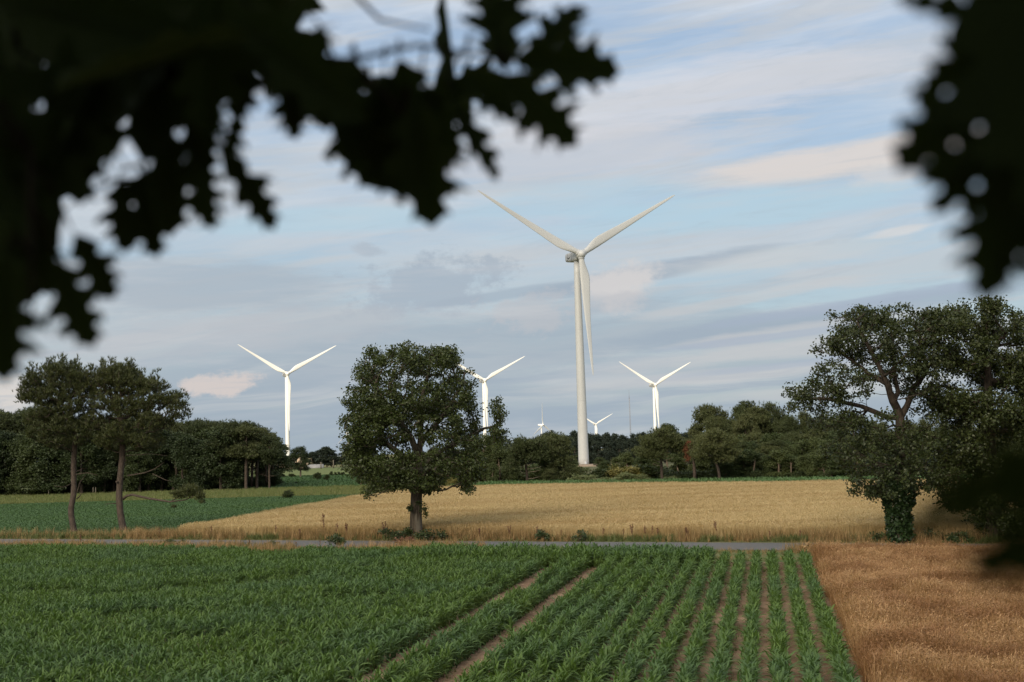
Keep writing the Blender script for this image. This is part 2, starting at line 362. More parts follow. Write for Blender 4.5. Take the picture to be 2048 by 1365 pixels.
vp = ray(1527, 873); ra = math.atan2(vp[0], vp[1])
dv = np.array([math.sin(ra), math.cos(ra)]); nv = np.array([dv[1], -dv[0]])
u_last = G(1694, 1365, 0.45)[:2] @ nv
u_edge = u_last + 0.5
def uv2xy(u, v): return u * nv + v * dv
def line_hit(u):                                              # where a row line meets the field end
    # u*n + v*d ; y = 77.2 + SL x
    return (77.2 + SL * u * nv[0] - u * nv[1]) / (dv[1] - SL * dv[0])
def rowpoly(ua, ub, v0, dv_end=0.0):
    return [tuple(uv2xy(ua, v0)), tuple(uv2xy(ub, v0)), tuple(uv2xy(ub, line_hit(ub) + dv_end)), tuple(uv2xy(ua, line_hit(ua) + dv_end))]
parcel('maize_field', rowpoly(u_last - 75, u_edge, -5), 0.012, M['soil'])
parcel('grain_field', rowpoly(u_edge, u_edge + 45, -5, 1.0), 0.012, M['strawsoil'])
def band(x0, x1, a, b, fn=y_road): return [(x0, fn(x0) + a), (x1, fn(x1) + a), (x1, fn(x1) + b), (x0, fn(x0) + b)]
parcel('road', band(-160, 120, -RW, RW), 0.02, M['asphalt'])
WHL = [(-27.0, 104.5 + RW + 2.2), (-13.5, 185.0)]
wheat_poly = [(-25.2, float(y_road(-25.2)) + RW + 2.0), (15, float(y_road(15)) + RW + 2.0), (19, float(y_road(19)) + RW + 4.8), (70, float(y_road(70)) + RW + 4.8), (70, 147), (38.8, 163), (13.7, 180), (-2, 191), (-9, 190), (-13.3, 184), (-18.5, 165)]
parcel('wheat_field', wheat_poly, 0.012, M['wheatsoil'])
green_poly = [(-140, float(y_road(-140)) + RW + 3), (-25.6, float(y_road(-25.6)) + RW + 3), (-18.9, 165), (-13.8, 184), (-17, 192), (-60, 196), (-140, 205)]
parcel('green_crop_field', green_poly, 0.012, M['teal'])
parcel('meadow', [(-150, 205.5), (-60, 196.5), (-17, 192.5), (-10, 191), (-4, 210), (-6, 232), (-45, 238), (-150, 252)], 0.010, M['pale_grass'])
far_poly = [(-62, 240), (-6, 234), (-12, 300), (-40, 345), (-95, 350)]
parcel('far_green_field', far_poly, 0.010, M['teal'])
parcel('pasture', [(-95, 351), (-40, 346), (-38, 480), (-110, 500)], 0.010, M['bright_strip'])
strip_poly = [(-9.5, 191.5), (-2, 192.2), (13.7, 181), (38.8, 164), (70, 148), (70, 160), (38.8, 176), (14, 194), (-3, 207)]
parcel('far_maize_strip', strip_poly, 0.014, M['teal'])

# ------------------------------------------------------------------ the cloud whose shade lies on the near fields
rng = np.random.default_rng(5)
def icos(nu=40, nvv=20):
    th = np.linspace(0, np.pi, nvv); ph = np.linspace(0, 2 * np.pi, nu, endpoint=False)
    T, Ph = np.meshgrid(th, ph, indexing='ij')
    V = np.stack([np.sin(T) * np.cos(Ph), np.sin(T) * np.sin(Ph), np.cos(T)], -1).reshape(-1, 3)
    I = np.arange(nvv * nu).reshape(nvv, nu); J = np.roll(I, -1, 1)
    F = np.stack([I[:-1], I[1:], J[1:], J[:-1]], -1).reshape(-1, 4)
    return V, F
V, F = icos(96, 40)
lump = vnoise(V[:, 0] * 4 + 9, V[:, 1] * 4 + 3, 2) * 0.5 + vnoise(V[:, 0] * 9 + 1, V[:, 1] * 9 + V[:, 2] * 5 + 3, 3) * 0.25
V2 = V * (0.78 + 0.35 * lump)[:, None] * np.array([680, 690, 70]); V2[:, 2] = np.where(V2[:, 2] < 0, V2[:, 2] * 0.35, V2[:, 2])
hc = 380.0; k = hc / math.tan(SUN_EL)
tag(ob('cloud', mesh('cloud', V2, [F], M['cloud'], True), loc=(60 + math.sin(SUN_AZ) * k, 250 + math.cos(SUN_AZ) * k, hc)), kind='structure')

# ------------------------------------------------------------------ wind turbines
def build_turbine_meshes():
    t = {}
    mb = MB(); z = np.linspace(0, 76.2, 20); addtube(mb, np.stack([0 * z, 0 * z, z], -1), 1.95 + (1.15 - 1.95) * z / 76.2, 32)
    t['tower'] = mb.mesh('tower', M['white'], True)
    t['flange'] = []
    for zz, r_ in ((25, 1.70), (51, 1.43)):
        mb = MB(); addtube(mb, [(0, 0, zz - 0.06), (0, 0, zz + 0.06)], r_, 32)
        t['flange'].append(mb.mesh('flange', M['nacelle'], True))
    # nacelle: a long rounded box, narrower and rising at the back
    secs = [(-2.6, 1.15, -1.2, 1.35), (-2.2, 1.55, -1.6, 1.75), (0, 1.7, -1.75, 1.95), (4.5, 1.7, -1.6, 2.0), (7.2, 1.6, -1.2, 1.9), (7.6, 1.35, -0.9, 1.65)]
    n = 20; Vs = []
    for (y, hw, zb, zt) in secs:
        for j in range(n):
            a = 2 * math.pi * (j + 0.5) / n
            cx, cz = math.cos(a), math.sin(a)
            q = (abs(cx) ** 6 + abs(cz) ** 6) ** (-1 / 6)
            Vs.append((cx * q * hw, y, 78 + (zb + zt) / 2 + cz * q * (zt - zb) / 2))
    Fq = [(i * n + j, i * n + (j + 1) % n, (i + 1) * n + (j + 1) % n, (i + 1) * n + j) for i in range(len(secs) - 1) for j in range(n)]
    Vs = np.array(Vs); mb = MB(); mb.add(Vs, Fq)
    for i, rev in ((0, 0), (len(secs) - 1, 1)):
        cidx = mb.n; mb.add([Vs[i * n:(i + 1) * n].mean(0)], np.zeros((0, 3), int))
        mb.F[3].append(np.array([(i * n + j, i * n + (j + 1) % n, cidx) for j in range(n)]))
    t['nacelle'] = mb.mesh('nacelle', M['nacelle'])
    t['panel_seam'] = []
    for yy in (1.0, 4.6):
        for s in (-1, 1):
            mb = MB()
            Vb = np.array([(s * 1.69, yy, 76.7), (s * 1.73, yy, 76.7), (s * 1.73, yy + 0.12, 76.7), (s * 1.69, yy + 0.12, 76.7)])
            Vb = np.vstack([Vb, Vb + [0, 0, 2.9]])
            mb.add(Vb, [(0, 1, 5, 4), (1, 2, 6, 5), (2, 3, 7, 6), (3, 0, 4, 7), (4, 5, 6, 7), (0, 3, 2, 1)])
            t['panel_seam'].append(mb.mesh('panel_seam', M['darkmetal']))
    # a dark sweeping mark on the nacelle flank
    t['logo'] = []
    for s in (-1, 1):
        mb = MB()
        tt = np.linspace(0, 1, 10); yy = 2.0 + 3.6 * tt; zc = 78.15 - 0.55 * np.sin(np.pi * tt) + 0.15; wdt = 0.05 + 0.13 * np.sin(np.pi * tt)
        Vb = np.concatenate([np.stack([0 * tt + s * 1.735, yy, zc - wdt], -1), np.stack([0 * tt + s * 1.735, yy, zc + wdt], -1)])
        mb.add(Vb, [(i, i + 1, i + 11, i + 10) for i in range(9)])
        t['logo'].append(mb.mesh('logo', M['darkmetal']))
    mb = MB(); addtube(mb, [(0.4, 6.9, 79.7), (0.4, 6.9, 81.6)], 0.06, 6); addtube(mb, [(-0.1, 6.9, 81.3), (0.9, 6.9, 81.3)], 0.05, 6)
    for xx in (-0.1, 0.9): addtube(mb, [(xx, 6.9, 81.2), (xx, 6.9, 81.7)], 0.1, 6)
    t['weather_mast'] = mb.mesh('weather_mast', M['darkmetal'])
    # spinner, rotor axis along -Y
    prof = [(-2.55, 1.25), (-2.7, 1.62), (-3.6, 1.72), (-4.7, 1.62), (-5.5, 1.25), (-6.0, 0.75), (-6.2, 0.25), (-6.23, 0.02)]
    mb = MB(); addtube(mb, [(0, y, 0) for y, r in prof], [r for y, r in prof], 24)
    t['spinner'] = mb.mesh('spinner', M['white'], True)
    st = [0, 1.2, 2.2, 3.5, 5.5, 7.5, 9.5, 13, 18, 24, 30, 36, 41, 43.8, 44.8, 45.2]
    le = [1.0, 1.0, 1.0, 1.02, 1.05, 1.05, 1.03, 0.95, 0.83, 0.70, 0.57, 0.45, 0.33, 0.22, 0.12, 0.04]
    te = [1.0, 1.0, 1.02, 1.25, 1.85, 2.35, 2.5, 2.25, 1.85, 1.45, 1.12, 0.82, 0.56, 0.36, 0.2, 0.05]
    tk = [1.0, 1.0, 0.98, 0.9, 0.75, 0.62, 0.54, 0.43, 0.34, 0.26, 0.2, 0.15, 0.1, 0.07, 0.05, 0.02]
    n = 16; Vs = []
    for s, a, b, th in zip(st, le, te, tk):
        tw = R(14) * max(0, 1 - s / 30.0)
        f = min(1, max(0, (s - 2) / 6))
        for j in range(n):
            an = 2 * math.pi * j / n
            cx = math.cos(an); cy = math.sin(an)
            x = cx * a if cx > 0 else cx * b
            y = cy * th * ((1 - f) + f * (0.35 + 0.65 * ((cx + 1) / 2) ** 0.6))
            Vs.append((x * math.cos(tw) - y * math.sin(tw), x * math.sin(tw) + y * math.cos(tw) - 2.2 * (s / 45) ** 2, s))
    Fq = [(i * n + j, i * n + (j + 1) % n, (i + 1) * n + (j + 1) % n, (i + 1) * n + j) for i in range(len(st) - 1) for j in range(n)]
    t['blade'] = mesh('blade', Vs, [Fq], M['white'], True)
    mb = MB(); addtube(mb, [(0, 0, 0.3), (0, 0, 1.9), (0, 0, 1.95)], [1.22, 1.14, 1.02], 20)
    t['blade_collar'] = mb.mesh('blade_collar', M['nacelle'], True)
    mb = MB()
    Vb = np.array([(-0.5, -2.02, 0.6), (0.5, -2.02, 0.6), (0.5, -1.8, 0.6), (-0.5, -1.8, 0.6)]); Vb = np.vstack([Vb, Vb + [0, 0, 2.2]])
    mb.add(Vb, [(0, 1, 5, 4), (1, 2, 6, 5), (2, 3, 7, 6), (3, 0, 4, 7), (4, 5, 6, 7), (0, 3, 2, 1)])
    t['tower_door'] = mb.mesh('tower_door', M['nacelle'])
    return t
TM = build_turbine_meshes()
def turbine(u, v, Z, yaw, phase, label, group=None, detail=True):
    """hub seen at photo pixel u,v, Z metres out"""
    hp = P(u, v, Z)
    base = Vector((hp[0] - math.sin(yaw) * 4.2, hp[1] + math.cos(yaw) * 4.2, hp[2] - 78.3))
    r = ob('wind_turbine', None, loc=base, rotz=yaw); tag(r, label, 'wind turbine', 'white three-bladed wind turbines')
    tw = ob('tower', TM['tower'], r)
    if detail:
        for q in TM['flange']: ob('flange', q, tw)
        ob('door', TM['tower_door'], tw)
    nc = ob('nacelle', TM['nacelle'], r)
    if detail:
        for q in TM['panel_seam']: ob('panel_seam', q, nc)
        for q in TM['logo']: ob('logo', q, nc)
        ob('weather_mast', TM['weather_mast'], nc)
    hub = ob('spinner', TM['spinner'], r, (0, 0, 78.3))
    for kk in range(3):
        b = ob('blade', TM['blade'], r, (0, -4.2, 78.3))
        b.matrix_basis = Matrix.Translation((0, -4.2, 78.3)) @ Matrix.Rotation(R(-5), 4, 'X') @ Matrix.Rotation(math.pi / 2 - R(phase + 120 * kk), 4, 'Y') @ Matrix.Rotation(R(0.3), 4, 'X')
        if detail: ob('blade_collar', TM['blade_collar'], b)
    return r
turbine(1162, 509, 516, R(20), 30.5, 'largest wind turbine, tall grey tower standing nearest, right of the lone oak')
turbine(575, 748, 1113, R(21), 29, 'white wind turbine left of the lone oak, standing clear above the left wood')
turbine(970, 761, 1290, R(21), 28.5, 'white wind turbine half hidden behind the right edge of the lone oak')
turbine(1311, 770, 1400, R(20), 29, 'white wind turbine right of the grey tower, rising behind a round tree')
turbine(1192, 849, 3000, R(20), 29, 'tiny far wind turbine just right of the big grey tower foot', detail=False)
turbine(1086, 850, 2850, R(52), 88, 'tiny far wind turbine with one blade straight up, left of grey tower', detail=False)
turbine(699, 866, 2950, R(52), 89, 'tiny far wind turbine showing through the left edge of the lone oak', detail=False)
mp = P(1168, 937, 530)
V, F = icos(24, 9); Vp = V * np.array([14, 10, 0.9]) * (0.85 + 0.3 * vnoise(V[:, 0] * 3 + 5, V[:, 1] * 3 + 5, 8))[:, None]
px = P(1192, 938, 512)
tag(ob('gravel_mound', mesh('gravel_mound', Vp, [F], M['pad'], True), loc=(px[0], 512, float(gz(px[0], 512)) - 0.1)), 'low bare gravel bank at the foot of the big turbine tower', 'mound')

# lattice mast on the horizon
b = P(1261, 868, 1600); tp = P(1258, 780, 1600); hgt = tp[2] - b[2] + 12
r = ob('radio_mast', None, loc=(b[0], 1600, b[2] - 12)); tag(r, 'thin lattice radio mast on the horizon right of the big turbine', 'mast')
mb = MB()
for q in range(3):
    a = 2 * math.pi * q / 3; addtube(mb, [(0.7 * math.cos(a), 0.7 * math.sin(a), 0), (0.5 * math.cos(a), 0.5 * math.sin(a), hgt * 0.85)], 0.16, 5)
for i in range(int(hgt * 0.85 / 2)):
    for q in range(3):
        a = 2 * math.pi * q / 3; a2 = 2 * math.pi * (q + 1) / 3
        addtube(mb, [(0.65 * math.cos(a), 0.65 * math.sin(a), i * 2), (0.65 * math.cos(a2), 0.65 * math.sin(a2), i * 2 + 2)], 0.06, 3)
ob('lattice', mb.mesh('lattice', M['mast']), r)
mb = MB(); addtube(mb, [(0, 0, hgt * 0.84), (0, 0, hgt)], [0.2, 0.1], 5); ob('antenna', mb.mesh('antenna', M['mast']), r)

# ------------------------------------------------------------------ trees
def grow(rng, trunk, trunk_r, tips, seg=0.55, bal=0.3, jit=0.06, sag=0.05, start=0.0, rmin=0.012, flare=0.5, expo=2.3, limbs=()):
    """branch skeleton: every tip is joined to the nearest node of the tree so far (with a price on long paths).
    returns per-segment arrays (p0, p1, r0, r1) and the tip directions"""
    tp = np.asarray(trunk, float)
    L = np.linalg.norm(np.diff(tp, axis=0), axis=1); n = max(3, int(L.sum() / seg))
    tq = np.linspace(0, L.sum(), n + 1); cum = np.concatenate([[0], np.cumsum(L)])
    pts = [np.array([np.interp(q, cum, tp[:, i]) for i in range(3)]) for q in tq]
    par = list(range(-1, n)); plen = list(tq)
    cap = len(tips) * 60 + n + 400
    A = np.zeros((cap, 3)); PL = np.zeros(cap); A[:n + 1] = pts; PL[:n + 1] = tq
    PL[:n + 1] = tq * 0.15
    ok = np.ones(cap, bool); ok[:n + 1] = np.array(pts)[:, 2] >= start
    N = n + 1; endn = []
    for lb in limbs:
        lb = np.asarray(lb, float); l_ = np.linalg.norm(np.diff(lb, axis=0), axis=1); cu_ = np.concatenate([[0], np.cumsum(l_)])
        last = int(np.argmin(np.linalg.norm(A[:N] - lb[0], axis=1))); k_ = max(2, int(cu_[-1] / seg))
        for q in np.linspace(0, cu_[-1], k_ + 1)[1:]:
            A[N] = [np.interp(q, cu_, lb[:, i]) for i in range(3)] + rng.normal(0, .05, 3); PL[N] = PL[last] + 0.3 * cu_[-1] / k_; par.append(last); ok[N] = True; last = N; N += 1
    ctr = tp[-1]
    order = np.argsort(np.min(np.linalg.norm(tips[:, None] - A[None, :N][:, :, :], axis=2), axis=1))
    for ti in order:
        x = tips[ti]
        d = np.linalg.norm(A[:N] - x, axis=1)
        cost = d + bal * PL[:N] + np.where(ok[:N], 0, 1e6) + 0.5 * np.maximum(0, A[:N, 2] - x[2])
        j = int(np.argmin(cost)); dist = d[j]
        m = max(1, int(math.ceil(dist / seg)))
        p0 = A[j].copy(); last = j
        for q in range(1, m + 1):
            f = q / m
            p = p0 + (x - p0) * f
            if q < m:
                p = p + rng.normal(0, jit * min(1, dist), 3) * seg * 1.5 + np.array([0, 0, -sag * dist * math.sin(math.pi * f)])
            A[N] = p; PL[N] = PL[last] + np.linalg.norm(p - A[last]); par.append(last); last = N; N += 1
            if N >= cap - 1: break
        endn.append(last)
        if N >= cap - 60: break
    A = A[:N]; par = np.array(par[:N])
    fl = np.zeros(N); fl[endn] += 1
    for i in range(N - 1, 0, -1): fl[par[i]] += fl[i]
    fl = np.maximum(fl, 1)
    rad = np.maximum(rmin, trunk_r * (fl / fl[0]) ** (1 / expo))
    z0 = A[0, 2]
    rad[:n + 1] *= (1 + flare * np.exp(-(A[:n + 1, 2] - z0) / (trunk_r * 1.4))) * (1 - 0.2 * np.linspace(0, 1, n + 1))
    ch = np.arange(1, N); p = par[1:]
    r0 = np.minimum(rad[p], np.where(ch <= n, 9, rad[ch] * 1.35)); r1 = rad[ch]
    e = np.array(endn); dirs = A[e] - A[par[e]]; dirs /= np.linalg.norm(dirs, axis=1)[:, None] + 1e-9
    return A[p], A[ch], r0, r1, A[e], dirs
def tubes(mb, p0, p1, r0, r1):
    d = p1 - p0; L = np.linalg.norm(d, axis=1); d = d / (L[:, None] + 1e-9)
    p0 = p0 - d * (r0 * 0.15)[:, None]; p1 = p1 + d * (r1 * 0.15)[:, None]
    for lo, hi, sides in ((0, 0.03, 3), (0.03, 0.09, 5), (0.09, 9, 10)):
        s = (r0 >= lo) & (r0 < hi); n = int(s.sum())
        if not n: continue
        dd = d[s]; ref = np.where(np.abs(dd[:, 2:3]) < 0.9, np.array([[0, 0, 1.0]]), np.array([[1.0, 0, 0]]))
        a = np.cross(dd, ref); a /= np.linalg.norm(a, axis=1)[:, None]; b = np.cross(dd, a)
        t = np.linspace(0, 2 * np.pi, sides, endpoint=False)
        ring = np.cos(t)[None, :, None] * a[:, None] + np.sin(t)[None, :, None] * b[:, None]
        V = np.concatenate([p0[s][:, None] + ring * r0[s][:, None, None], p1[s][:, None] + ring * r1[s][:, None, None]], 1).reshape(-1, 3)
        base = (np.arange(n) * 2 * sides)[:, None]
        F = np.concatenate([np.stack([base[:, 0] + j, base[:, 0] + (j + 1) % sides, base[:, 0] + sides + (j + 1) % sides, base[:, 0] + sides + j], -1) for j in range(sides)])
        mb.add(V, F)
def rdir(rng, n):
    v = rng.normal(size=(n, 3)); return v / np.linalg.norm(v, axis=1)[:, None]
def leaves(mb, rng, C, size, upbias=0.6, asp=0.6):
    n = len(C); nm = rdir(rng, n) + np.array([0, 0, upbias]); nm /= np.linalg.norm(nm, axis=1)[:, None]
    a = np.cross(nm, rdir(rng, n)); a /= np.linalg.norm(a, axis=1)[:, None] + 1e-9; b = np.cross(nm, a)
    L = size * rng.uniform(0.65, 1.3, n)[:, None] / 2; Wd = L * asp
    V = np.stack([C + a * L, C + b * Wd + nm * L * 0.15, C - a * L, C - b * Wd + nm * L * 0.15], 1).reshape(-1, 3)
    mb.add(V, np.arange(n * 4).reshape(-1, 4))
def tufts(mb, rng, C, D, length, k=9, wd=0.035, spread=0.8):
    n = len(C); D = D / (np.linalg.norm(D, axis=1)[:, None] + 1e-9)
    c = np.repeat(C, k, 0); d = np.repeat(D, k, 0) + rdir(rng, n * k) * spread
    d /= np.linalg.norm(d, axis=1)[:, None] + 1e-9
    w_ = np.cross(d, rdir(rng, n * k)); w_ /= np.linalg.norm(w_, axis=1)[:, None] + 1e-9
    L = length * rng.uniform(0.7, 1.2, n * k)[:, None]
    V = np.stack([c - w_ * wd / 2, c + w_ * wd / 2, c + d * L], 1).reshape(-1, 3)
    mb.add(V, np.arange(n * k * 3).reshape(-1, 3))
def sample_lobes(rng, lobes, n, shell=0.45):
    lb = np.asarray(lobes, float); wgt = (lb[:, 3] * lb[:, 4] * lb[:, 5]) ** 0.8; wgt /= wgt.sum()
    i = rng.choice(len(lb), n, p=wgt); d = rdir(rng, n)
    r = 1 - (1 - shell) * rng.random(n) ** 1.2
    return lb[i, :3] + d * r[:, None] * lb[i, 3:6]
def px_lobes(rng, px, Z, base, depth, vs=1.0):
    """crown lobes given as photo pixels (u, v, half width, half height) -> metres from the tree base, spread in depth"""
    out = []
    cu = np.mean([q[0] for q in px]); ru = max(abs(q[0] - cu) + q[2] for q in px)
    for q in px:
        p = P(q[0], q[1], Z) - base
        kx = Z / FPX
        dmax = depth * math.sqrt(max(0.05, 1 - (abs(q[0] - cu) / ru) ** 2))
        r_ = (q[2] + q[3]) / 2 * kx
        n = max(1, int(round(dmax / max(0.8, r_))))
        for i in range(n):
            off = 0 if n == 1 else -dmax + 2 * dmax * i / (n - 1)
            sh = 1 - 0.35 * abs(off) / max(depth, 0.1)
            out.append((p[0] * 1 + 0.0, off * 0.8, p[2], q[2] * kx * sh, max(r_, dmax / max(1, n)) * 0.9, q[3] * kx * sh * vs))
    return out
def hero_tree(name, base_uv, Z, trunk_px, px, depth, ntips, nleaf, lsize, clump, trunk_r, mat, bark, seed, label, cat, needles=False, start=1.0, bal=0.3, extra=None, shell=0.45, rmin=0.012, expo=2.3, limbs=(), tuft=8, twd=0.045):
    rng = np.random.default_rng(seed)
    b = P(*base_uv, Z); b[2] = float(gz(b[0], b[1]))
    tk = [np.array([0, 0, -0.15])]
    for (u, v) in trunk_px: q = P(u, v, Z) - b; q[1] = 0; tk.append(q)
    lobes = px_lobes(rng, px, Z, b, depth, 1.25 if needles else 1.0)
    tips = sample_lobes(rng, lobes, ntips, shell)
    if needles and len(tips) > 1000:                         # young shoots standing up out of the crown
        hi_t = tips[tips[:, 2] > np.quantile(tips[:, 2], .72)]; pick = hi_t[rng.choice(len(hi_t), 70)]
        tips = np.vstack([tips] + [pick + np.array([0, 0, q]) + rng.normal(0, .06, pick.shape) for q in (.3, .55, .8)])
    p0, p1, r0, r1, e, dirs = grow(rng, tk, trunk_r, tips, start=start, bal=bal, rmin=rmin, expo=expo, flare=0.3, limbs=[[P(u, v, Z + dz) - b for u, v, dz in lb] for lb in limbs])
    root = ob(name, None, loc=b); tag(root, label, cat)
    mb = MB(); tubes(mb, p0, p1, r0, r1)
    if extra: extra(mb, rng, b)
    ob('trunk', mb.mesh('trunk', bark, True), root)
    mb = MB()
    if needles:
        n = len(e) * nleaf
        C = np.repeat(e, nleaf, 0) + rng.normal(0, 1, (n, 3)) * np.array([clump, clump, clump * 0.6])
        D = np.repeat(dirs, nleaf, 0) * 0.5 + np.array([0, 0, 0.9]) + rng.normal(0, 0.3, (n, 3))
        tufts(mb, rng, C, D, lsize, tuft, twd if lsize < .39 else .07, .55 if lsize < .39 else .8)
    else:
        n = len(e) * nleaf
        back = rng.random((n, 1)) * 0.9
        C = np.repeat(e, nleaf, 0) - np.repeat(dirs, nleaf, 0) * back * clump * 1.5 + np.clip(rng.normal(0, 1, (n, 3)), -2.2, 2.2) * np.array([clump, clump, clump * 0.7])
        leaves(mb, rng, C, lsize)
    ob('crown', mb.mesh('crown', mat), root)
    return root, b, (p0, p1, r0, r1)

OAK_PX = [(702, 850, 22, 36), (712, 895, 26, 32), (742, 983, 18, 12), (935, 975, 14, 12), (715, 935, 28, 28), (760, 945, 45, 26), (850, 968, 45, 22), (940, 940, 30, 30), (795, 825, 60, 25), (880, 815, 60, 25), (750, 828, 40, 24), (735, 745, 30, 30), (722, 800, 36, 34), (990, 815, 16, 24), (998, 880, 16, 26), (825, 712, 60, 26), (895, 715, 35, 26), (800, 735, 62, 42), (870, 728, 62, 38), (765, 790, 60, 45), (840, 790, 85, 55), (915, 775, 45, 45), (938, 812, 26, 36), (735, 850, 45, 50), (790, 860, 75, 55), (880, 855, 80, 60), (938, 872, 30, 42),
          (730, 905, 45, 40), (800, 925, 80, 45), (890, 925, 65, 45), (770, 960, 42, 26), (840, 960, 60, 30), (997, 850, 16, 40), (940, 930, 35, 35), (720, 870, 20, 36), (750, 715, 22, 20)]
def oak_extra(mb, rng, b):
    for u, v, u2, v2 in ((855, 905, 880, 890), (848, 930, 842, 900)):
        a = P(u, v, 94) - b; c_ = P(u2, v2, 93.2) - b
        addtube(mb, [a, (a + c_) / 2 + [0, 0, 0.1], c_], [0.05, 0.035, 0.015], 5)
hero_tree('oak_tree', (832, 1079), 96, [(832, 1030), (833, 985), (838, 920), (842, 850), (838, 790)], OAK_PX, 4.3, 1500, 48, 0.18, 0.215, 0.42, M['oak_leaf'], M['bark_oak'], 11,
          'lone broad oak with a bare trunk beside the road in the middle', 'tree', start=2.6, shell=0.55, limbs=[[(838, 905, 0), (795, 835, -1), (755, 785, -1.5), (740, 730, -1)], [(838, 885, 0), (846, 790, 1), (862, 718, 1)], [(840, 890, 0), (890, 830, -1), (920, 775, -1.5), (930, 745, -1)], [(838, 930, 0), (900, 893, 1), (960, 862, 1.5), (1000, 848, 1)], [(836, 935, 0), (780, 893, 1), (720, 870, 1.5), (704, 862, 1)]], extra=oak_extra)
rt, rb, _ = hero_tree('oak_tree', (1800, 1092), 80, [(1800, 1030), (1803, 980), (1800, 900), (1800, 835)],
          [(1715, 640, 55, 32), (1775, 632, 55, 28), (1683, 680, 38, 32), (1735, 700, 50, 38), (1800, 690, 45, 45), (1845, 660, 45, 45), (1606, 778, 36, 26), (1645, 795, 45, 32), (1585, 815, 22, 16), (1700, 770, 40, 40),
           (1660, 840, 50, 35), (1730, 850, 70, 50), (1700, 905, 60, 45), (1780, 900, 75, 55), (1760, 955, 60, 38), (1825, 950, 50, 45), (1845, 770, 40, 45), (1840, 860, 40, 50), (1745, 985, 30, 16), (1790, 735, 50, 40), (1855, 715, 45, 40), (1750, 660, 60, 40), (1660, 740, 30, 26), (1665, 690, 28, 24), (1868, 640, 38, 30), (1875, 700, 32, 40)],
          3.8, 1200, 29, 0.175, 0.20, 0.37, M['oak_leaf2'], M['bark_dark'], 23, 'spreading tree with an ivy covered trunk at the right beyond the road', 'tree', start=3.0, bal=0.75, expo=2.1, shell=0.6, limbs=[[(1800, 835, 0), (1772, 765, -1), (1738, 695, -1.5), (1715, 645, -1)], [(1803, 825, 0), (1835, 772, .8), (1868, 715, 1), (1888, 660, 1)], [(1797, 840, 0), (1725, 812, 1), (1655, 800, 1.4), (1600, 798, 1)], [(1795, 800, -.3), (1788, 725, 1), (1782, 655, 1.5)], [(1772, 765, -1), (1720, 735, 0), (1675, 700, .5)], [(1835, 772, .8), (1842, 715, 0), (1838, 660, -.5)]])
rng = np.random.default_rng(3)
nI = 5200; hh = rng.random(nI) ** 0.8 * 3.5; an = rng.random(nI) * 2 * np.pi; rr = (0.40 + 0.55 * vnoise(an * 1.6 + 3, hh * 2.2, 4)) * (0.78 + 0.1 * hh) + rng.normal(0, 0.07, nI) + 0.25 * np.clip(hh - 2.4, 0, 1)
ax_ = np.interp(hh, [0, 1.6, 3.2, 3.6], [0, 0.0, 0.08, 0.1])
mb = MB(); leaves(mb, rng, np.stack([ax_ + rr * np.cos(an), rr * np.sin(an), hh], -1), 0.17, 0.2, 0.9)
ob('ivy', mb.mesh('ivy', M['ivy']), rt)
hero_tree('oak_tree', (1985, 1092), 80, [(1985, 1000), (1978, 850), (1975, 720)],
          [(1895, 645, 42, 42), (1945, 625, 50, 32), (2010, 655, 55, 45), (1930, 710, 50, 50), (2010, 740, 60, 70), (1885, 800, 36, 40), (1950, 820, 70, 60), (2030, 850, 60, 80), (1925, 895, 50, 50), (1985, 950, 70, 60),
           (1935, 1000, 40, 34), (2005, 1040, 60, 45), (2070, 980, 60, 90), (2080, 760, 70, 110), (1890, 950, 30, 40), (2090, 1060, 60, 40)],
          3.8, 1250, 66, 0.18, 0.27, 0.45, M['oak_leaf2'], M['bark_dark'], 29, 'dense dark tree at the right edge, branches hanging down to the grain', 'tree', start=0.6)
def pine_extra_a(mb, rng, b):
    def lim(pts, r, Z=118):
        q = [P(u, v, Z + dz) - b for u, v, dz in pts]; addtube(mb, q, r, 6)
    lim([(154, 998, 0), (160, 992, -.3), (164, 985, -.6)], [0.06, 0.04, 0.015]); lim([(154, 985, 0), (160, 965, .3), (172, 950, .6)], [0.06, 0.04, 0.02]); lim([(148, 950, 0), (175, 946, -.6), (195, 951, -1)], [0.05, 0.03, 0.015]); lim([(150, 945, 0), (165, 938, -.6)], [0.04, 0.015])
    lim([(146, 966, 0), (128, 975, -.6), (108, 972, -1)], [0.04, 0.03, 0.012])
hero_tree('pine_tree', (149, 1066), 118, [(141, 1022), (148, 985), (147, 930), (150, 880), (142, 830), (140, 800)],
          [(70, 785, 24, 16), (95, 795, 30, 20), (85, 765, 20, 14), (122, 755, 24, 20), (110, 740, 10, 10), (140, 745, 12, 10), (135, 785, 38, 24), (165, 765, 20, 20), (105, 825, 35, 18), (160, 815, 35, 20), (100, 865, 45, 24), (145, 850, 40, 25), (175, 870, 30, 22), (80, 840, 26, 16), (60, 800, 12, 9), (130, 885, 40, 14)],
          3.0, 1900, 4, 0.33, 0.14, 0.25, M['needle'], M['bark_pine'], 31, 'left pine of the roadside pair, with a slightly bent reddish trunk', 'tree', True, start=5.2, bal=0.25, tuft=10, twd=0.038, shell=0.62, extra=pine_extra_a)
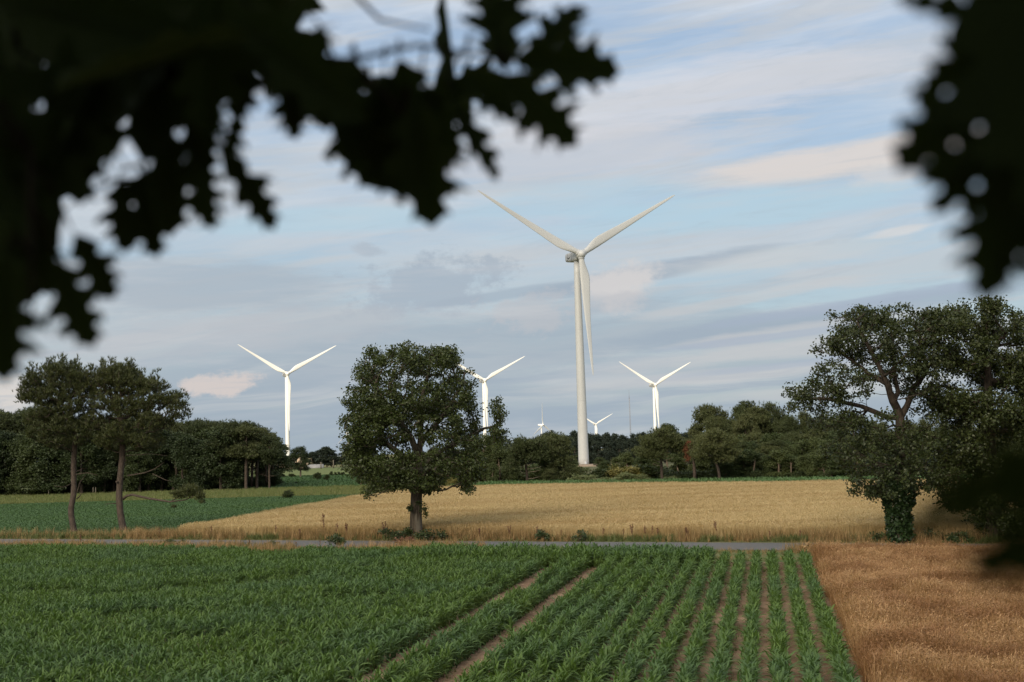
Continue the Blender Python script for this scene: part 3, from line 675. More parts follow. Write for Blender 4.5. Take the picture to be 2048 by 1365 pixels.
def pine_extra_b(mb, rng, b):
    def lim(pts, r, Z=118):
        q = [P(u, v, Z + dz) - b for u, v, dz in pts]; addtube(mb, q, r, 7)
    lim([(246, 998, 0), (254, 992, -.3), (264, 990, -.5), (300, 998, -.9), (340, 1004, -1.2), (372, 1000, -1.4), (392, 990, -1.5)], [0.13, 0.11, 0.10, 0.09, 0.07, 0.05, 0.03])
    lim([(340, 1004, -1.2), (365, 990, -1.3), (380, 975, -1.2)], [0.05, 0.03, 0.015]); lim([(237, 1008, 0), (224, 1007, -.3), (210, 1009, -.5)], [0.05, 0.035, 0.015])
    lim([(255, 952, -.2), (290, 946, -.8), (310, 938, -1.0), (328, 925, -1.2)], [0.06, 0.05, 0.035, 0.015]); lim([(305, 948, -.8), (330, 960, -1), (345, 964, -1.1)], [0.035, 0.025, 0.012]); lim([(236, 965, 0), (233, 964, -.5)], [0.10, 0.09])
    lim([(250, 912, 0), (300, 908, -.8), (335, 912, -1.2)], [0.04, 0.025, 0.01])
pb, pbb, _ = hero_tree('pine_tree', (248, 1064), 118, [(241, 1030), (238, 995), (240, 960), (244, 920), (246, 880), (238, 830), (235, 800)],
          [(198, 748, 10, 14), (185, 785, 28, 24), (222, 765, 24, 22), (243, 755, 22, 20), (255, 745, 18, 12), (262, 775, 28, 22), (295, 775, 16, 18), (315, 772, 10, 12), (300, 805, 34, 22), (335, 800, 22, 14), (362, 800, 12, 18), (355, 825, 20, 18), (225, 805, 45, 26), (265, 820, 45, 26), (200, 845, 32, 22), (250, 865, 45, 24), (310, 845, 40, 22), (290, 885, 40, 16), (225, 885, 30, 14)],
          3.0, 2300, 4, 0.33, 0.14, 0.28, M['needle'], M['bark_pine'], 37, 'right pine of the roadside pair, one low bough tipped with needles', 'tree', True, start=5.6, bal=0.25, tuft=10, twd=0.038, shell=0.62, extra=pine_extra_b)
rng = np.random.default_rng(38); C = sample_lobes(rng, [(*(P(u, v, 116.7) - pbb), a * .0415, 0.8, c_ * .0415) for u, v, a, c_ in ((380, 982, 26, 12), (365, 990, 22, 9), (397, 992, 14, 10), (404, 1005, 6, 4), (350, 988, 12, 5), (346, 1015, 4, 3))], 620, 0.2)
mb = MB(); tufts(mb, rng, C, np.array([[0.15, 0, 0.7]]) + rng.normal(0, 0.35, (len(C), 3)), 0.3, 9, 0.04)
ob('low_bough_foliage', mb.mesh('low_bough_foliage', M['needle']), pb)

# --- trees of the woods: a few models of each kind, 10 m tall, copied
def gen(kind, seed):
    rng = np.random.default_rng(seed); mbT = MB(); mbC = MB()
    if kind == 'pine':
        lean = rng.normal(0, 0.5, 2); tr = [(0, 0, -0.3), (lean[0] * .3, lean[1] * .3, 3), (lean[0], lean[1], 6), (lean[0] * 1.3, lean[1] * 1.3, 9)]
        lobes = []
        for i in range(13):
            z = rng.uniform(5.0, 9.2); rad = (1.0 - abs(z - 7.0) / 3.6) * 2.6; a = rng.uniform(0, 6.28)
            lobes.append((lean[0] + rad * math.cos(a) * .75, lean[1] + rad * math.sin(a) * .75, z, rng.uniform(.8, 1.5), rng.uniform(.8, 1.5), rng.uniform(.4, .7)))
        lobes.append((lean[0] * 1.3, lean[1] * 1.3, 9.2, 1.0, 1.0, 0.75))
        tips = sample_lobes(rng, lobes, 230, 0.4)
        p0, p1, r0, r1, e, d = grow(rng, tr, 0.2, tips, seg=0.7, start=4.0, rmin=0.02)
        tubes(mbT, p0, p1, r0, r1)
        for i in range(5):
            z = rng.uniform(2.2, 5.0); a = rng.uniform(0, 6.28); l_ = rng.uniform(.8, 2); q = np.array([lean[0] * z / 6, lean[1] * z / 6, z]); dd = np.array([math.cos(a), math.sin(a), rng.uniform(-.1, .4)])
            addtube(mbT, [q, q + dd * l_ * .5, q + dd * l_ + [0, 0, -.1]], [0.05, 0.035, 0.015], 4)
        n = 12; C = np.repeat(e, n, 0) + rng.normal(0, 1, (len(e) * n, 3)) * np.array([.4, .4, .24])
        tufts(mbC, rng, C, np.array([[0, 0, 0.8]]) + rng.normal(0, .4, (len(C), 3)), 0.42, 7, 0.075)
    elif kind in ('broad', 'oak', 'dist'):
        zl = {'broad': 0.7, 'oak': 2.8, 'dist': 1.5}[kind]; wid = {'broad': 2.6, 'oak': 3.6, 'dist': 3.2}[kind]
        tr = [(0, 0, -0.3), (rng.normal(0, .2), rng.normal(0, .2), 3), (rng.normal(0, .3), rng.normal(0, .3), 7.5)]
        lobes = []
        for i in range(20):
            z = rng.uniform(zl, 9.0); f = (z - zl) / (9.3 - zl); rad = wid * (math.sin(math.pi * min(1, f * 0.85 + 0.18)) ** .6); a = rng.uniform(0, 6.28)
            lobes.append((rad * .65 * math.cos(a), rad * .65 * math.sin(a), z, rng.uniform(.8, 1.4), rng.uniform(.8, 1.4), rng.uniform(.6, 1.0)))
        lobes.append((0, 0, 8.9, 1.4, 1.4, 1.0))
        nt, nl, ls = (170, 30, 0.5) if kind == 'dist' else (300, 46, 0.28)
        tips = sample_lobes(rng, lobes, nt, 0.45)
        p0, p1, r0, r1, e, d = grow(rng, tr, 0.22, tips, seg=0.8, start=zl * .7, rmin=0.02)
        tubes(mbT, p0, p1, r0, r1)
        C = np.repeat(e, nl, 0) + np.clip(rng.normal(0, 1, (len(e) * nl, 3)), -2, 2) * np.array([.34, .34, .24])
        leaves(mbC, rng, C, ls)
    else:  # bush, 4 m tall
        lobes = []
        for i in range(12):
            a = rng.uniform(0, 6.28); rad = rng.uniform(0, 1.7); z = rng.uniform(.7, 3.2 - rad * .6)
            lobes.append((rad * math.cos(a), rad * math.sin(a), z, rng.uniform(.6, 1.1), rng.uniform(.6, 1.1), rng.uniform(.5, .8)))
        tips = sample_lobes(rng, lobes, 170, 0.4); tips[:, 2] = np.maximum(tips[:, 2], 0.15)
        p0, p1, r0, r1, e, d = grow(rng, [(0, 0, -.2), (0.05, 0, .4), (0.0, 0.05, 1.2)], 0.12, tips, seg=0.5, start=0.1, rmin=0.015)
        tubes(mbT, p0, p1, r0, r1)
        C = np.repeat(e, 26, 0) + np.clip(rng.normal(0, 1, (len(e) * 26, 3)), -2, 2) * np.array([.22, .22, .17]); C[:, 2] = np.maximum(C[:, 2], 0.03)
        leaves(mbC, rng, C, 0.24)
    mats = {'pine': 'pine_far', 'broad': 'broad_far', 'oak': 'broad_far', 'dist': 'dist', 'bush': 'broad_far'}
    return mbT.mesh('trunk', M['bark_pine'] if kind == 'pine' else M['bark_far'], True), mbC.mesh('crown', M[mats[kind]])
KIND = {k: [gen(k, 100 + 10 * i + len(k)) for i in range(n)] for k, n in (('pine', 5), ('broad', 5), ('oak', 3), ('dist', 4), ('bush', 4))}
KH = {'pine': 10.0, 'broad': 9.9, 'oak': 9.9, 'dist': 9.9, 'bush': 3.9}
TN = {'pine': 'pine_tree', 'broad': 'broadleaf_tree', 'oak': 'round_tree', 'dist': 'broadleaf_tree', 'bush': 'bush'}
_recol = {}
def recolour(me, mat):
    key = (me.name, mat.name)
    if key not in _recol:
        c_ = me.copy(); c_.materials.clear(); c_.materials.append(mat); _recol[key] = c_
    return _recol[key]
prng = random.Random(77)
def place(kind, u, vtop, Z, label, group=None, wid=1.0, var=None, mat=None, bark=None, rot=None, zoff=0.0, name=None):
    b = P(u, vtop, Z); g = float(gz(b[0], Z)); H = b[2] - g - zoff
    s = H / KH[kind]
    i = prng.randrange(len(KIND[kind])) if var is None else var
    root = ob(name or TN[kind], None, loc=(b[0], Z, g + zoff), rotz=prng.uniform(0, 6.28) if rot is None else rot, scale=(s * wid, s * wid, s))
    tag(root, label, 'bush' if kind == 'bush' else 'tree', group)
    tm, cm = KIND[kind][i]
    if mat: cm = recolour(cm, mat)
    if bark: tm = recolour(tm, bark)
    ob('stems' if kind == 'bush' else 'trunk', tm, root); ob('foliage' if kind == 'bush' else 'crown', cm, root)
    return root
# where in a wood a tree stands, told by things one can find
def zone(u, tab):
    for lim, txt in tab:
        if u < lim: return txt
    return tab[-1][1]
ZL = ((40, 'at the left picture edge'), (110, 'left of the roadside pines'), (200, 'behind the left roadside pine'), (290, 'behind the right roadside pine'), (370, 'right of the roadside pines'), (450, 'behind the low pine bough tip'), (9999, 'at its right end'))
ZR = ((1400, 'behind the dead pine'), (1450, 'behind the leaning pine'), (1500, 'just right of the leaning pine'), (1550, 'at its highest point'), (1610, 'below the ivy tree\'s left bough'), (1680, 'left of the ivy tree'), (1750, 'behind the ivy tree\'s left crown'), (1830, 'behind the ivy tree trunk'), (9999, 'behind the dense right-edge tree'))
ZS = ((1060, 'behind the lone oak\'s right edge'), (1110, 'under the blade-up tiny turbine'), (1160, 'just left of the big turbine'), (1215, 'just right of the big turbine'), (1270, 'under the radio mast'), (1330, 'under the right white turbine'), (9999, 'behind the dead pine'))
ROWN = ('front row', 'second row', 'third row', 'back row')
# left wood
LW = 'trees of the dark wood on the left'
lab_p = 'tall pine among the dark wood behind the left green field'
lab_b = 'leafy tree filling the dark wood edge behind the left green field'
prof = lambda u: np.interp(u, [-120, 0, 60, 130, 250, 370, 420, 470, 515, 545], [830, 828, 824, 835, 838, 842, 838, 848, 852, 872])
for row, (dz, st, off) in enumerate(((0, 23, 0), (9, 25, 11), (19, 26, 3), (32, 30, 15))):
    u = -110 + off
    while u < 552 - row * 4:
        Z = 243 + dz + prng.uniform(-3, 3) - 0.012 * u
        top = prof(u) + (prng.uniform(10, 44) if row == 0 else prng.uniform(-9, 18))
        pine = prng.random() < (0.2 if row == 0 else 0.75)
        if row == 0 and u > 455: pine = True; top = prof(u) + prng.uniform(-2, 8)
        place('pine' if pine else 'broad', u, top, Z, ('tall pine' if pine else 'leafy tree') + ' in the ' + ROWN[row] + ' of the left wood, ' + zone(u, ZL), LW, prng.uniform(0.95, 1.35), bark=None if u > 455 else M['bark_dark'])
        u += st + prng.uniform(-5, 5)
for u in range(-100, 552, 12):
    place('bush', u + prng.uniform(-6, 6), 948 + prng.uniform(-16, 14), 246 + prng.uniform(0, 9), 'dark shrub under the trees of the left wood, ' + zone(u, ZL), 'undergrowth shrubs of the left wood', 1.2)
place('broad', 405, 880, 236, 'greener leafy tree at the front of the left wood, near its right end', wid=1.15, var=1)
# middle distance on the left
place('oak', 600, 893, 330, 'small round-headed tree with a bare trunk left of the lone oak', wid=1.2, var=0)
DG = 'trees of the far skyline'
for i, u in enumerate(range(545, 745, 15)):
    place('dist', u + prng.uniform(-5, 5), float(np.interp(u, [545, 560, 590, 620, 650, 680, 745], [880, 905, 912, 905, 893, 905, 895])) + prng.uniform(-3, 4), 525 + prng.uniform(0, 40), 'dark bluish tree on the far skyline left of the lone oak', DG, 1.7)
place('bush', 577, 974, 187, 'small rounded bush standing alone in the pale meadow', wid=1.25, var=0, mat=M['oak_leaf'])
for u, vt, Z, lb, wd in ((566, 946, 332, 'low dark bush left of the round-headed tree in the far field', 1.1), (584, 944, 330, 'dark bush just left of the bare trunk in the far field', 1.1),
                     (545, 940, 334, 'dark bush at the right foot of the left wood', 1.2), (635, 941, 285, 'larger left bush of the pair standing in the teal field', 1.0), (655, 948, 282, 'smaller right bush of the pair standing in the teal field', 0.9),
                     (593, 963, 268, 'tiny dark bush alone in the teal field', 1.2)):
    place('bush', u, vt, Z, lb, wid=wd, mat=M['oak_leaf'])
for i, u in enumerate((664, 671, 678, 685)):
    place('bush', u, 942 + i % 2, 335, 'clipped dark hedge bush in the row beside the far pasture', 'hedge bushes beside the far pasture', 1.0, mat=M['oak_leaf'])
for i in range(7):
    place('bush', 602 + i * 8, 952, 338, 'low scrub in the dark line between teal field and pasture', 'scrub line before the far pasture', 1.2, mat=M['oak_leaf'])
# middle and right belt
def ZB(u, d=0): return 207 - (u - 950) * 0.040 + d
for u, vt, d, wd in ((868, 892, 6, 1.1), (905, 880, 9, 1.1), (938, 872, 7, 1.0), (968, 868, 5, 1.0), (995, 885, 4, 1.0), (1018, 905, 5, 1.0), (880, 915, 2, 1.0), (955, 905, 1, 0.9), (985, 925, 0, 0.9), (740, 930, 22, 1.1), (765, 925, 22, 1.1), (800, 915, 16, 1.1), (835, 905, 12, 1.2), (720, 940, 24, 1.0)):
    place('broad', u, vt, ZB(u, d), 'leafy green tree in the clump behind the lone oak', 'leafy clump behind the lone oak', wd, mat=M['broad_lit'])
place('bush', 906, 950, ZB(906, -4), 'pale yellow-green bush with bare twigs at the far corner of the wheat', wid=1.1, var=1, mat=M['bush_yellow'], bark=M['deadwood'])
place('bush', 1005, 958, ZB(1005, -3), 'low round bush left of the bare-trunked pine', wid=1.0, var=2)
def bare_pine(u, vtop, vcrown, Z, wpx, label, seed, mat, trunk_px, dead=(), lobes=None):
    r_, b_, _ = hero_tree('pine_tree', trunk_px[0], Z, trunk_px[1:], lobes, wpx * Z / FPX * 0.8, 260, 16, 0.4, 0.40, 0.20, mat, M['bark_pine'], seed, label, 'tree', True, start=3.0, rmin=0.02)
    if dead:
        mb = MB()
        for (a, b2, c2, d2) in dead:
            q0 = P(a, b2, Z) - b_; q1 = P(c2, d2, Z - 0.8) - b_
            addtube(mb, [q0, (q0 + q1) / 2 + [0, -.1, -.08], q1], [0.05, 0.035, 0.018], 4)
        ob('dead_branch', mb.mesh('dead_branch', M['deadwood']), r_)
bare_pine(1055, 880, 930, ZB(1055, -2), 50, 'pine with a bare reddish trunk and dead side twigs at wheat edge', 51, M['pine_lit'], [(1055, 980), (1054, 950), (1051, 925), (1052, 900)],
          [(1053, 950, 1040, 942), (1056, 945, 1082, 940), (1055, 958, 1078, 954), (1054, 966, 1038, 964), (1056, 968, 1070, 962), (1052, 932, 1066, 924), (1053, 939, 1085, 933)],
          [(1050, 890, 30, 14), (1075, 895, 28, 16), (1035, 905, 24, 14), (1065, 915, 28, 12), (1030, 925, 16, 8), (1020, 940, 20, 8), (1085, 915, 20, 12)])
bare_pine(1110, 875, 960, ZB(1110, 3), 60, 'big dense rounded pine left of the big turbine tower', 53, M['pine_lit'], [(1108, 980), (1106, 940), (1104, 900)], (),
          [(1090, 885, 28, 14), (1112, 882, 26, 12), (1130, 900, 24, 16), (1105, 905, 35, 18), (1140, 925, 20, 16), (1115, 930, 35, 18), (1090, 925, 25, 16), (1135, 950, 28, 14), (1105, 955, 30, 14), (1150, 945, 14, 10)])
place('pine', 1098, 938, ZB(1098, -4), 'young small pine in front of the big rounded pine', wid=1.3, var=0)
BL = [(1152, 940, -1, 'olive', 'grey-green bush right of the big rounded pine'), (1168, 946, -3, 'olive', 'low olive bush in front of the turbine tower foot'), (1186, 948, -1, 'olive', 'low olive bush just right of the turbine tower foot'),
      (1204, 934, 3, 'dark', 'dark green bush right of the gravel bank'), (1222, 948, -2, 'olive', 'olive bush between the dark bush and the large pale bush'), (1262, 918, 6, 'yellow', 'yellow-green flowering bush behind the pale bush mass'),
      (1250, 938, -3, 'olive', 'large pale grey-green bush at the wheat edge'), (1278, 944, -3, 'olive', 'pale grey-green bush left of the second bare pine trunk'), (1288, 925, 5, 'olive2', 'brownish green bush under the left side of the second bare pine'),
      (1345, 945, -1, 'olive', 'pale bush between the second bare pine and the dead pine'), (1365, 930, 4, 'dark', 'dark bush left of the dead pine'), (1300, 935, 8, 'dark', 'dark bush behind the second bare pine trunk'), (1405, 935, 4, 'dark', 'dark bush between the dead pine and the leaning pine')]
for u, vt, d, mt, lb in BL:
    place('bush', u, vt, ZB(u, d), lb, wid=1.8, mat={'olive': M['bush_olive'], 'dark': None, 'yellow': M['bush_yellow'], 'olive2': M['oak_leaf']}[mt])
for i, u in enumerate(range(1015, 1450, 13)):
    if 1160 < u < 1200: continue
    place('bush', u + prng.uniform(-4, 4), (938 if u > 1200 else 930) + prng.uniform(-8, 10), ZB(u, 12 + prng.uniform(0, 8)), 'dark scrub behind the bushes of the far wheat edge, ' + ('left of the big turbine' if u < 1165 else 'between big turbine and round-crowned pine' if u < 1320 else 'near the dead pine'), 'scrub belt behind the wheat', 1.7, mat=M['broad_lit'])
for u, vt in ((1152, 950), (1166, 953), (1180, 953), (1195, 952)):
    place('bush', u, vt, ZB(u, 10), 'low scrub in front of the turbine tower foot', 'scrub before the turbine', 1.9, mat=M['bush_olive'])
for u, vt, d in ((1130, 925, 14), (1210, 922, 30), (1235, 915, 34), (1285, 912, 24), (1310, 900, 30), (1350, 905, 24), (1370, 900, 30), (1405, 905, 14), (1250, 905, 60), (1290, 900, 60), (1200, 915, 66), (1140, 912, 60)):
    place('broad', u, vt, ZB(u, d), 'low dark tree behind the bush belt at the wheat edge', 'scrub trees behind the wheat', 1.6, mat=M['broad_lit'])
bare_pine(1325, 862, 930, ZB(1325, -2), 55, 'round-crowned pine with a long bare trunk and forked dead boughs', 57, M['pine_lit'], [(1325, 968), (1323, 935), (1321, 900), (1325, 880)],
          [(1325, 910, 1345, 892), (1345, 892, 1342, 880), (1345, 892, 1360, 885), (1326, 922, 1348, 915), (1323, 932, 1306, 928), (1323, 925, 1302, 918)],
          [(1325, 868, 28, 10), (1300, 885, 22, 12), (1345, 885, 26, 14), (1315, 890, 30, 14), (1290, 905, 20, 10), (1358, 900, 16, 10), (1310, 910, 28, 10)])
# broken dead pine
Zd = ZB(1388, -2); b_ = P(1390, 967, Zd); b_[2] = 0
root = ob('dead_pine_tree', None, loc=b_); tag(root, 'broken dead pine, bare trunk with rust-red needles on one side', 'tree')
mb = MB(); q = [P(u, v, Zd) - b_ for u, v in ((1390, 970), (1389, 945), (1387, 915), (1386, 893), (1386, 880))]; addtube(mb, q, [0.26, 0.22, 0.18, 0.15, 0.08], 8)
for (a, b2, c2, d2) in ((1387, 928, 1366, 922), (1386, 895, 1379, 893), (1387, 912, 1382, 904), (1388, 927, 1392, 920)):
    addtube(mb, [P(a, b2, Zd) - b_, P(c2, d2, Zd - .6) - b_], [0.07, 0.03], 4)
ob('trunk', mb.mesh('trunk', M['bark_pine'], True), root)
rng = np.random.default_rng(61); C = sample_lobes(rng, [(*(P(u, v, Zd) - b_), a * .066, .6, c_ * .066) for u, v, a, c_ in ((1378, 886, 8, 6), (1372, 900, 6, 12), (1376, 915, 6, 9), (1382, 890, 5, 8))], 330, 0.1)
mb = MB(); tufts(mb, rng, C, rng.normal(0, 1, (len(C), 3)), 0.35, 6, 0.06); ob('dead_needles', mb.mesh('dead_needles', M['dead_needle']), root)
bare_pine(1435, 866, 930, ZB(1435, -3), 55, 'pine with a curved leaning trunk right of the dead pine', 63, M['pine_lit'], [(1441, 968), (1437, 940), (1430, 920), (1415, 908), (1420, 890)], (),
          [(1422, 875, 24, 12), (1450, 885, 26, 14), (1405, 890, 22, 12), (1430, 898, 34, 14), (1458, 905, 18, 12), (1400, 910, 14, 8), (1445, 918, 22, 8)])
RW_ = 'trees of the wood on the right'
for u, vt, d in ((1410, 812, 40), (1440, 822, 42), (1423, 835, 34), (1455, 838, 36), (1478, 812, 38), (1500, 802, 44), (1515, 815, 40), (1535, 806, 42), (1553, 818, 46), (1490, 828, 34), (1575, 832, 40), (1600, 825, 44), (1395, 850, 50), (1625, 836, 42), (1650, 830, 46), (1680, 835, 44), (1710, 838, 42), (1740, 842, 42), (1770, 845, 40), (1810, 842, 42), (1850, 838, 40), (1890, 845, 42), (1930, 840, 42), (1970, 846, 40), (2010, 840, 42), (2050, 845, 40), (2090, 842, 40)):
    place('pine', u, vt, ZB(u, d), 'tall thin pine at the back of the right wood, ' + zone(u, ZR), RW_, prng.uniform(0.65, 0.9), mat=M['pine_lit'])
for u in range(1400, 2120, 17):
    for d, vt in ((24, 868), (15, 882)):
        pn = prng.random() < 0.55
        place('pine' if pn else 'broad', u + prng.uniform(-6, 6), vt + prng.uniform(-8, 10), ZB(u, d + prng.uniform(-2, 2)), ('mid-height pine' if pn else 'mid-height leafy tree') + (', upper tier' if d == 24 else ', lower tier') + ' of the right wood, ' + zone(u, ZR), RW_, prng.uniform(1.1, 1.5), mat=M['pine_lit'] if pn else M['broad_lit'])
for u in range(1455, 2120, 26):
    place('broad', u + prng.uniform(-6, 6), 903 + prng.uniform(-7, 8), ZB(u, 3 + prng.uniform(-2, 3)), 'low spreading leafy tree fronting the right wood, ' + zone(u, ZR), RW_, prng.uniform(1.5, 1.8), mat=M['broad_lit'])
for u in range(1450, 2120, 22):
    place('bush', u + prng.uniform(-6, 6), 944 + prng.uniform(-6, 6), ZB(u, 4), 'dark shrub under the right wood, ' + zone(u, ZR), 'undergrowth shrubs of the right wood', 1.3)
place('oak', 1332, 847, 262, 'dark round tree crown rising behind the second bare pine', wid=0.9, var=1)
place('oak', 1098, 862, 290, 'dark round tree crown rising behind the big rounded pine', wid=0.8, var=2, mat=M['dist'])
# far skyline
tops = lambda u: np.interp(u, [990, 1030, 1060, 1090, 1130, 1150, 1180, 1220, 1260, 1300, 1340, 1380, 1420], [884, 880, 876, 868, 869, 865, 868, 868, 869, 867, 864, 862, 866])
for row, (Z0, st, dv_) in enumerate(((640, 17, 0), (590, 19, 6), (560, 21, 16))):
    u = 985 + row * 6
    while u < 1430:
        if not (row == 2 and 1160 < u < 1178):
            place('dist', u, float(tops(u)) + dv_ + prng.uniform(-3, 5), Z0 + prng.uniform(-12, 12), 'dark tree in the ' + ('topmost', 'middle', 'lower')[row] + ' line of the far skyline, ' + zone(u, ZS), DG, prng.uniform(0.8, 1.1))
        u += st + prng.uniform(-4, 4)
for u in range(1178, 1420, 22):
    place('dist', u, 905 + prng.uniform(-5, 6), 548 + prng.uniform(-6, 6), 'dark tree at the foot of the far skyline, ' + zone(u, ZS), DG, 1.3)

# ------------------------------------------------------------------ small things in the distance
V0, F0 = icos(16, 9)
def heap(u, v, Z, w_, h, label, name, cat, mat, seed, group=None):
    p = P(u, v, Z); g = float(gz(p[0], Z))
    n = 0.7 + 0.6 * vnoise(V0[:, 0] * 2.5 + seed, V0[:, 1] * 2.5 + V0[:, 2] * 2, seed)
    Vh = V0 * n[:, None] * np.array([w_, w_ * 0.7, h])
    return tag(ob(name, mesh(name, Vh, [F0], mat), loc=(p[0], Z, g)), label, cat, group)
for i, (u, hw, hh_, lb) in enumerate(((565, 1.6, 1.9, 'tallest left pale heap of rubble on the far field crest'), (578, 1.9, 0.9, 'low pale rubble heap second from the left on the crest'), (590, 1.5, 1.3, 'pale rubble heap left of the bare trunk'), (600, 1.5, 2.1, 'tall pale rubble heap behind the round-headed tree trunk'), (611, 1.3, 1.3, 'pale rubble heap right of the bare trunk on the crest'))):
    heap(u, 937, 495, hw * 0.95, hh_ * 1.6, lb, 'rubble_heap', 'rubble heap', M['rubble'], 3 + i)
p = P(627, 937, 495); mb = MB()
Vb = np.array([(-3.5, -.6, 0), (3.5, -.6, 0), (3.5, .6, 0), (-3.5, .6, 0)]); Vb = np.vstack([Vb, Vb * [1, 1, 1] + [0, 0, 1.3]]); mb.add(Vb, [(0, 1, 5, 4), (1, 2, 6, 5), (2, 3, 7, 6), (3, 0, 4, 7), (4, 5, 6, 7)])
Vi = Vb * [0.94, 0.75, 1] + [0, 0, .15]; 
tag(ob('concrete_block', mb.mesh('concrete_block', M['concrete']), loc=(p[0], 495, float(gz(p[0], 495)))), 'long low grey block beside the pale rubble on the crest', 'block')
for u, lb in ((642, 'pale post standing right of the rubble heaps on the crest'), (667, 'thin pale post at the right end of the far pasture')):
    p = P(u, 937, 470); mb = MB(); addtube(mb, [(0, 0, 0), (0, 0, 2.2 if u == 642 else 2.8)], [0.22, 0.16], 6)
    tag(ob('post', mb.mesh('post', M['postwood']), loc=(p[0], 470, float(gz(p[0], 470)))), lb, 'post')
heap(1448, 967, ZB(1448, -6), 0.85, 0.75, 'larger tan earth mound at the foot of the leaning pine', 'earth_mound', 'mound', M['pad'], 12)
heap(1428, 967, ZB(1428, -6), 0.7, 0.55, 'smaller tan earth mound left of the leaning pine', 'earth_mound', 'mound', M['pad'], 14)
heap(1352, 969, ZB(1352, -6), 0.6, 0.35, 'low pale mound between the second bare pine and dead pine', 'earth_mound', 'mound', M['pad'], 16)
p = P(250, 990, 238)
for i, u in enumerate((97, 143, 186, 191, 250)):
    p = P(u, 985, 236); mb = MB(); addtube(mb, [(0, 0, 0), (0.03, 0, 1.2)], [0.07, 0.06], 5)
    tag(ob('fence_post', mb.mesh('fence_post', M['postwood']), loc=(p[0], 236, 0)), 'thin weathered fence post in front of the left wood', 'post', 'fence posts before the left wood')

# ------------------------------------------------------------------ crops and grasses: plants instanced on points
def scatter(name, Pts, rot, scl, idx, protos):
    pc = bpy.data.collections.new(name + '_plants')
    for i, me in enumerate(protos):
        o = bpy.data.objects.new(f'{name}_plant', me); pc.objects.link(o)
    n = len(Pts); me = bpy.data.meshes.new(name)
    me.vertices.add(n); me.vertices.foreach_set('co', np.asarray(Pts, np.float32).ravel())
    a = me.attributes.new('rot', 'FLOAT_VECTOR', 'POINT'); a.data.foreach_set('vector', np.asarray(rot, np.float32).ravel())
    a = me.attributes.new('scl', 'FLOAT', 'POINT'); a.data.foreach_set('value', np.asarray(scl, np.float32))
    a = me.attributes.new('idx', 'INT', 'POINT'); a.data.foreach_set('value', np.asarray(idx, np.int32))
    o = ob(name, me); tag(o, kind='stuff')
    ng = bpy.data.node_groups.new(name, 'GeometryNodeTree')
    ng.interface.new_socket('Geometry', in_out='INPUT', socket_type='NodeSocketGeometry'); ng.interface.new_socket('Geometry', in_out='OUTPUT', socket_type='NodeSocketGeometry')
    N = ng.nodes.new; Lk = ng.links.new
    gi, go = N('NodeGroupInput'), N('NodeGroupOutput'); ci = N('GeometryNodeCollectionInfo'); ip = N('GeometryNodeInstanceOnPoints')
    ci.inputs['Collection'].default_value = pc; ci.inputs['Separate Children'].default_value = True; ci.inputs['Reset Children'].default_value = True
    def att(nm, ty):
        x = N('GeometryNodeInputNamedAttribute'); x.data_type = ty; x.inputs['Name'].default_value = nm; return x.outputs['Attribute']
    Lk(gi.outputs[0], ip.inputs['Points']); Lk(ci.outputs[0], ip.inputs['Instance']); ip.inputs['Pick Instance'].default_value = True
    Lk(att('idx', 'INT'), ip.inputs['Instance Index']); Lk(att('rot', 'FLOAT_VECTOR'), ip.inputs['Rotation']); Lk(att('scl', 'FLOAT'), ip.inputs['Scale'])
    Lk(ip.outputs[0], go.inputs[0])
    md = o.modifiers.new('plants', 'NODES'); md.node_group = ng
    return o
def strip(mb, p0, az_, up, length, width, bend, n=4, prof=None, twist=0.0):
    """an arching blade"""
    d = np.array([math.cos(az_), math.sin(az_), 0]); sd = np.array([-d[1], d[0], 0]); p = np.array(p0, float); an = up; V = []
    for i in range(n + 1):
        f = i / n; wd = width * (prof[i] if prof is not None else (1 - f ** 2)) / 2
        s2 = sd * math.cos(twist * f) + np.array([0, 0, 1]) * math.sin(twist * f)
        V += [p - s2 * wd, p + s2 * wd]
        st = length / n; p = p + (d * math.cos(an) + np.array([0, 0, 1]) * math.sin(an)) * st; an -= bend / n
    mb.add(V, [(2 * i, 2 * i + 1, 2 * i + 3, 2 * i + 2) for i in range(n)])
def maize_mesh(seed):
    r_ = random.Random(seed); mb = MB(); pl = r_.uniform(0, 6.28); h = r_.uniform(0.36, 0.46)
    addtube(mb, [(0, 0, -0.02), (0, 0, h * .5), (0.01, 0, h)], [0.013, 0.012, 0.006], 5)
    for i in range(10):
        f = i / 9; a = pl + math.pi * (i % 2) + r_.uniform(-1.3, 1.3)
        strip(mb, (0, 0, 0.05 + (h - .05) * f), a, R(58 + 22 * f + r_.uniform(-22, 10)), r_.uniform(0.18, 0.32) * (0.75 + 0.45 * math.sin(math.pi * (0.2 + 0.7 * f))), r_.uniform(0.028, 0.045), R(r_.uniform(60, 150)) * (1 - .35 * f), 5, [.55, .95, 1.0, .85, .5, .03], r_.uniform(-.7, .7))
    return mb.mesh('maize_plant', M['maize'])
MZ = [maize_mesh(i) for i in range(8)]
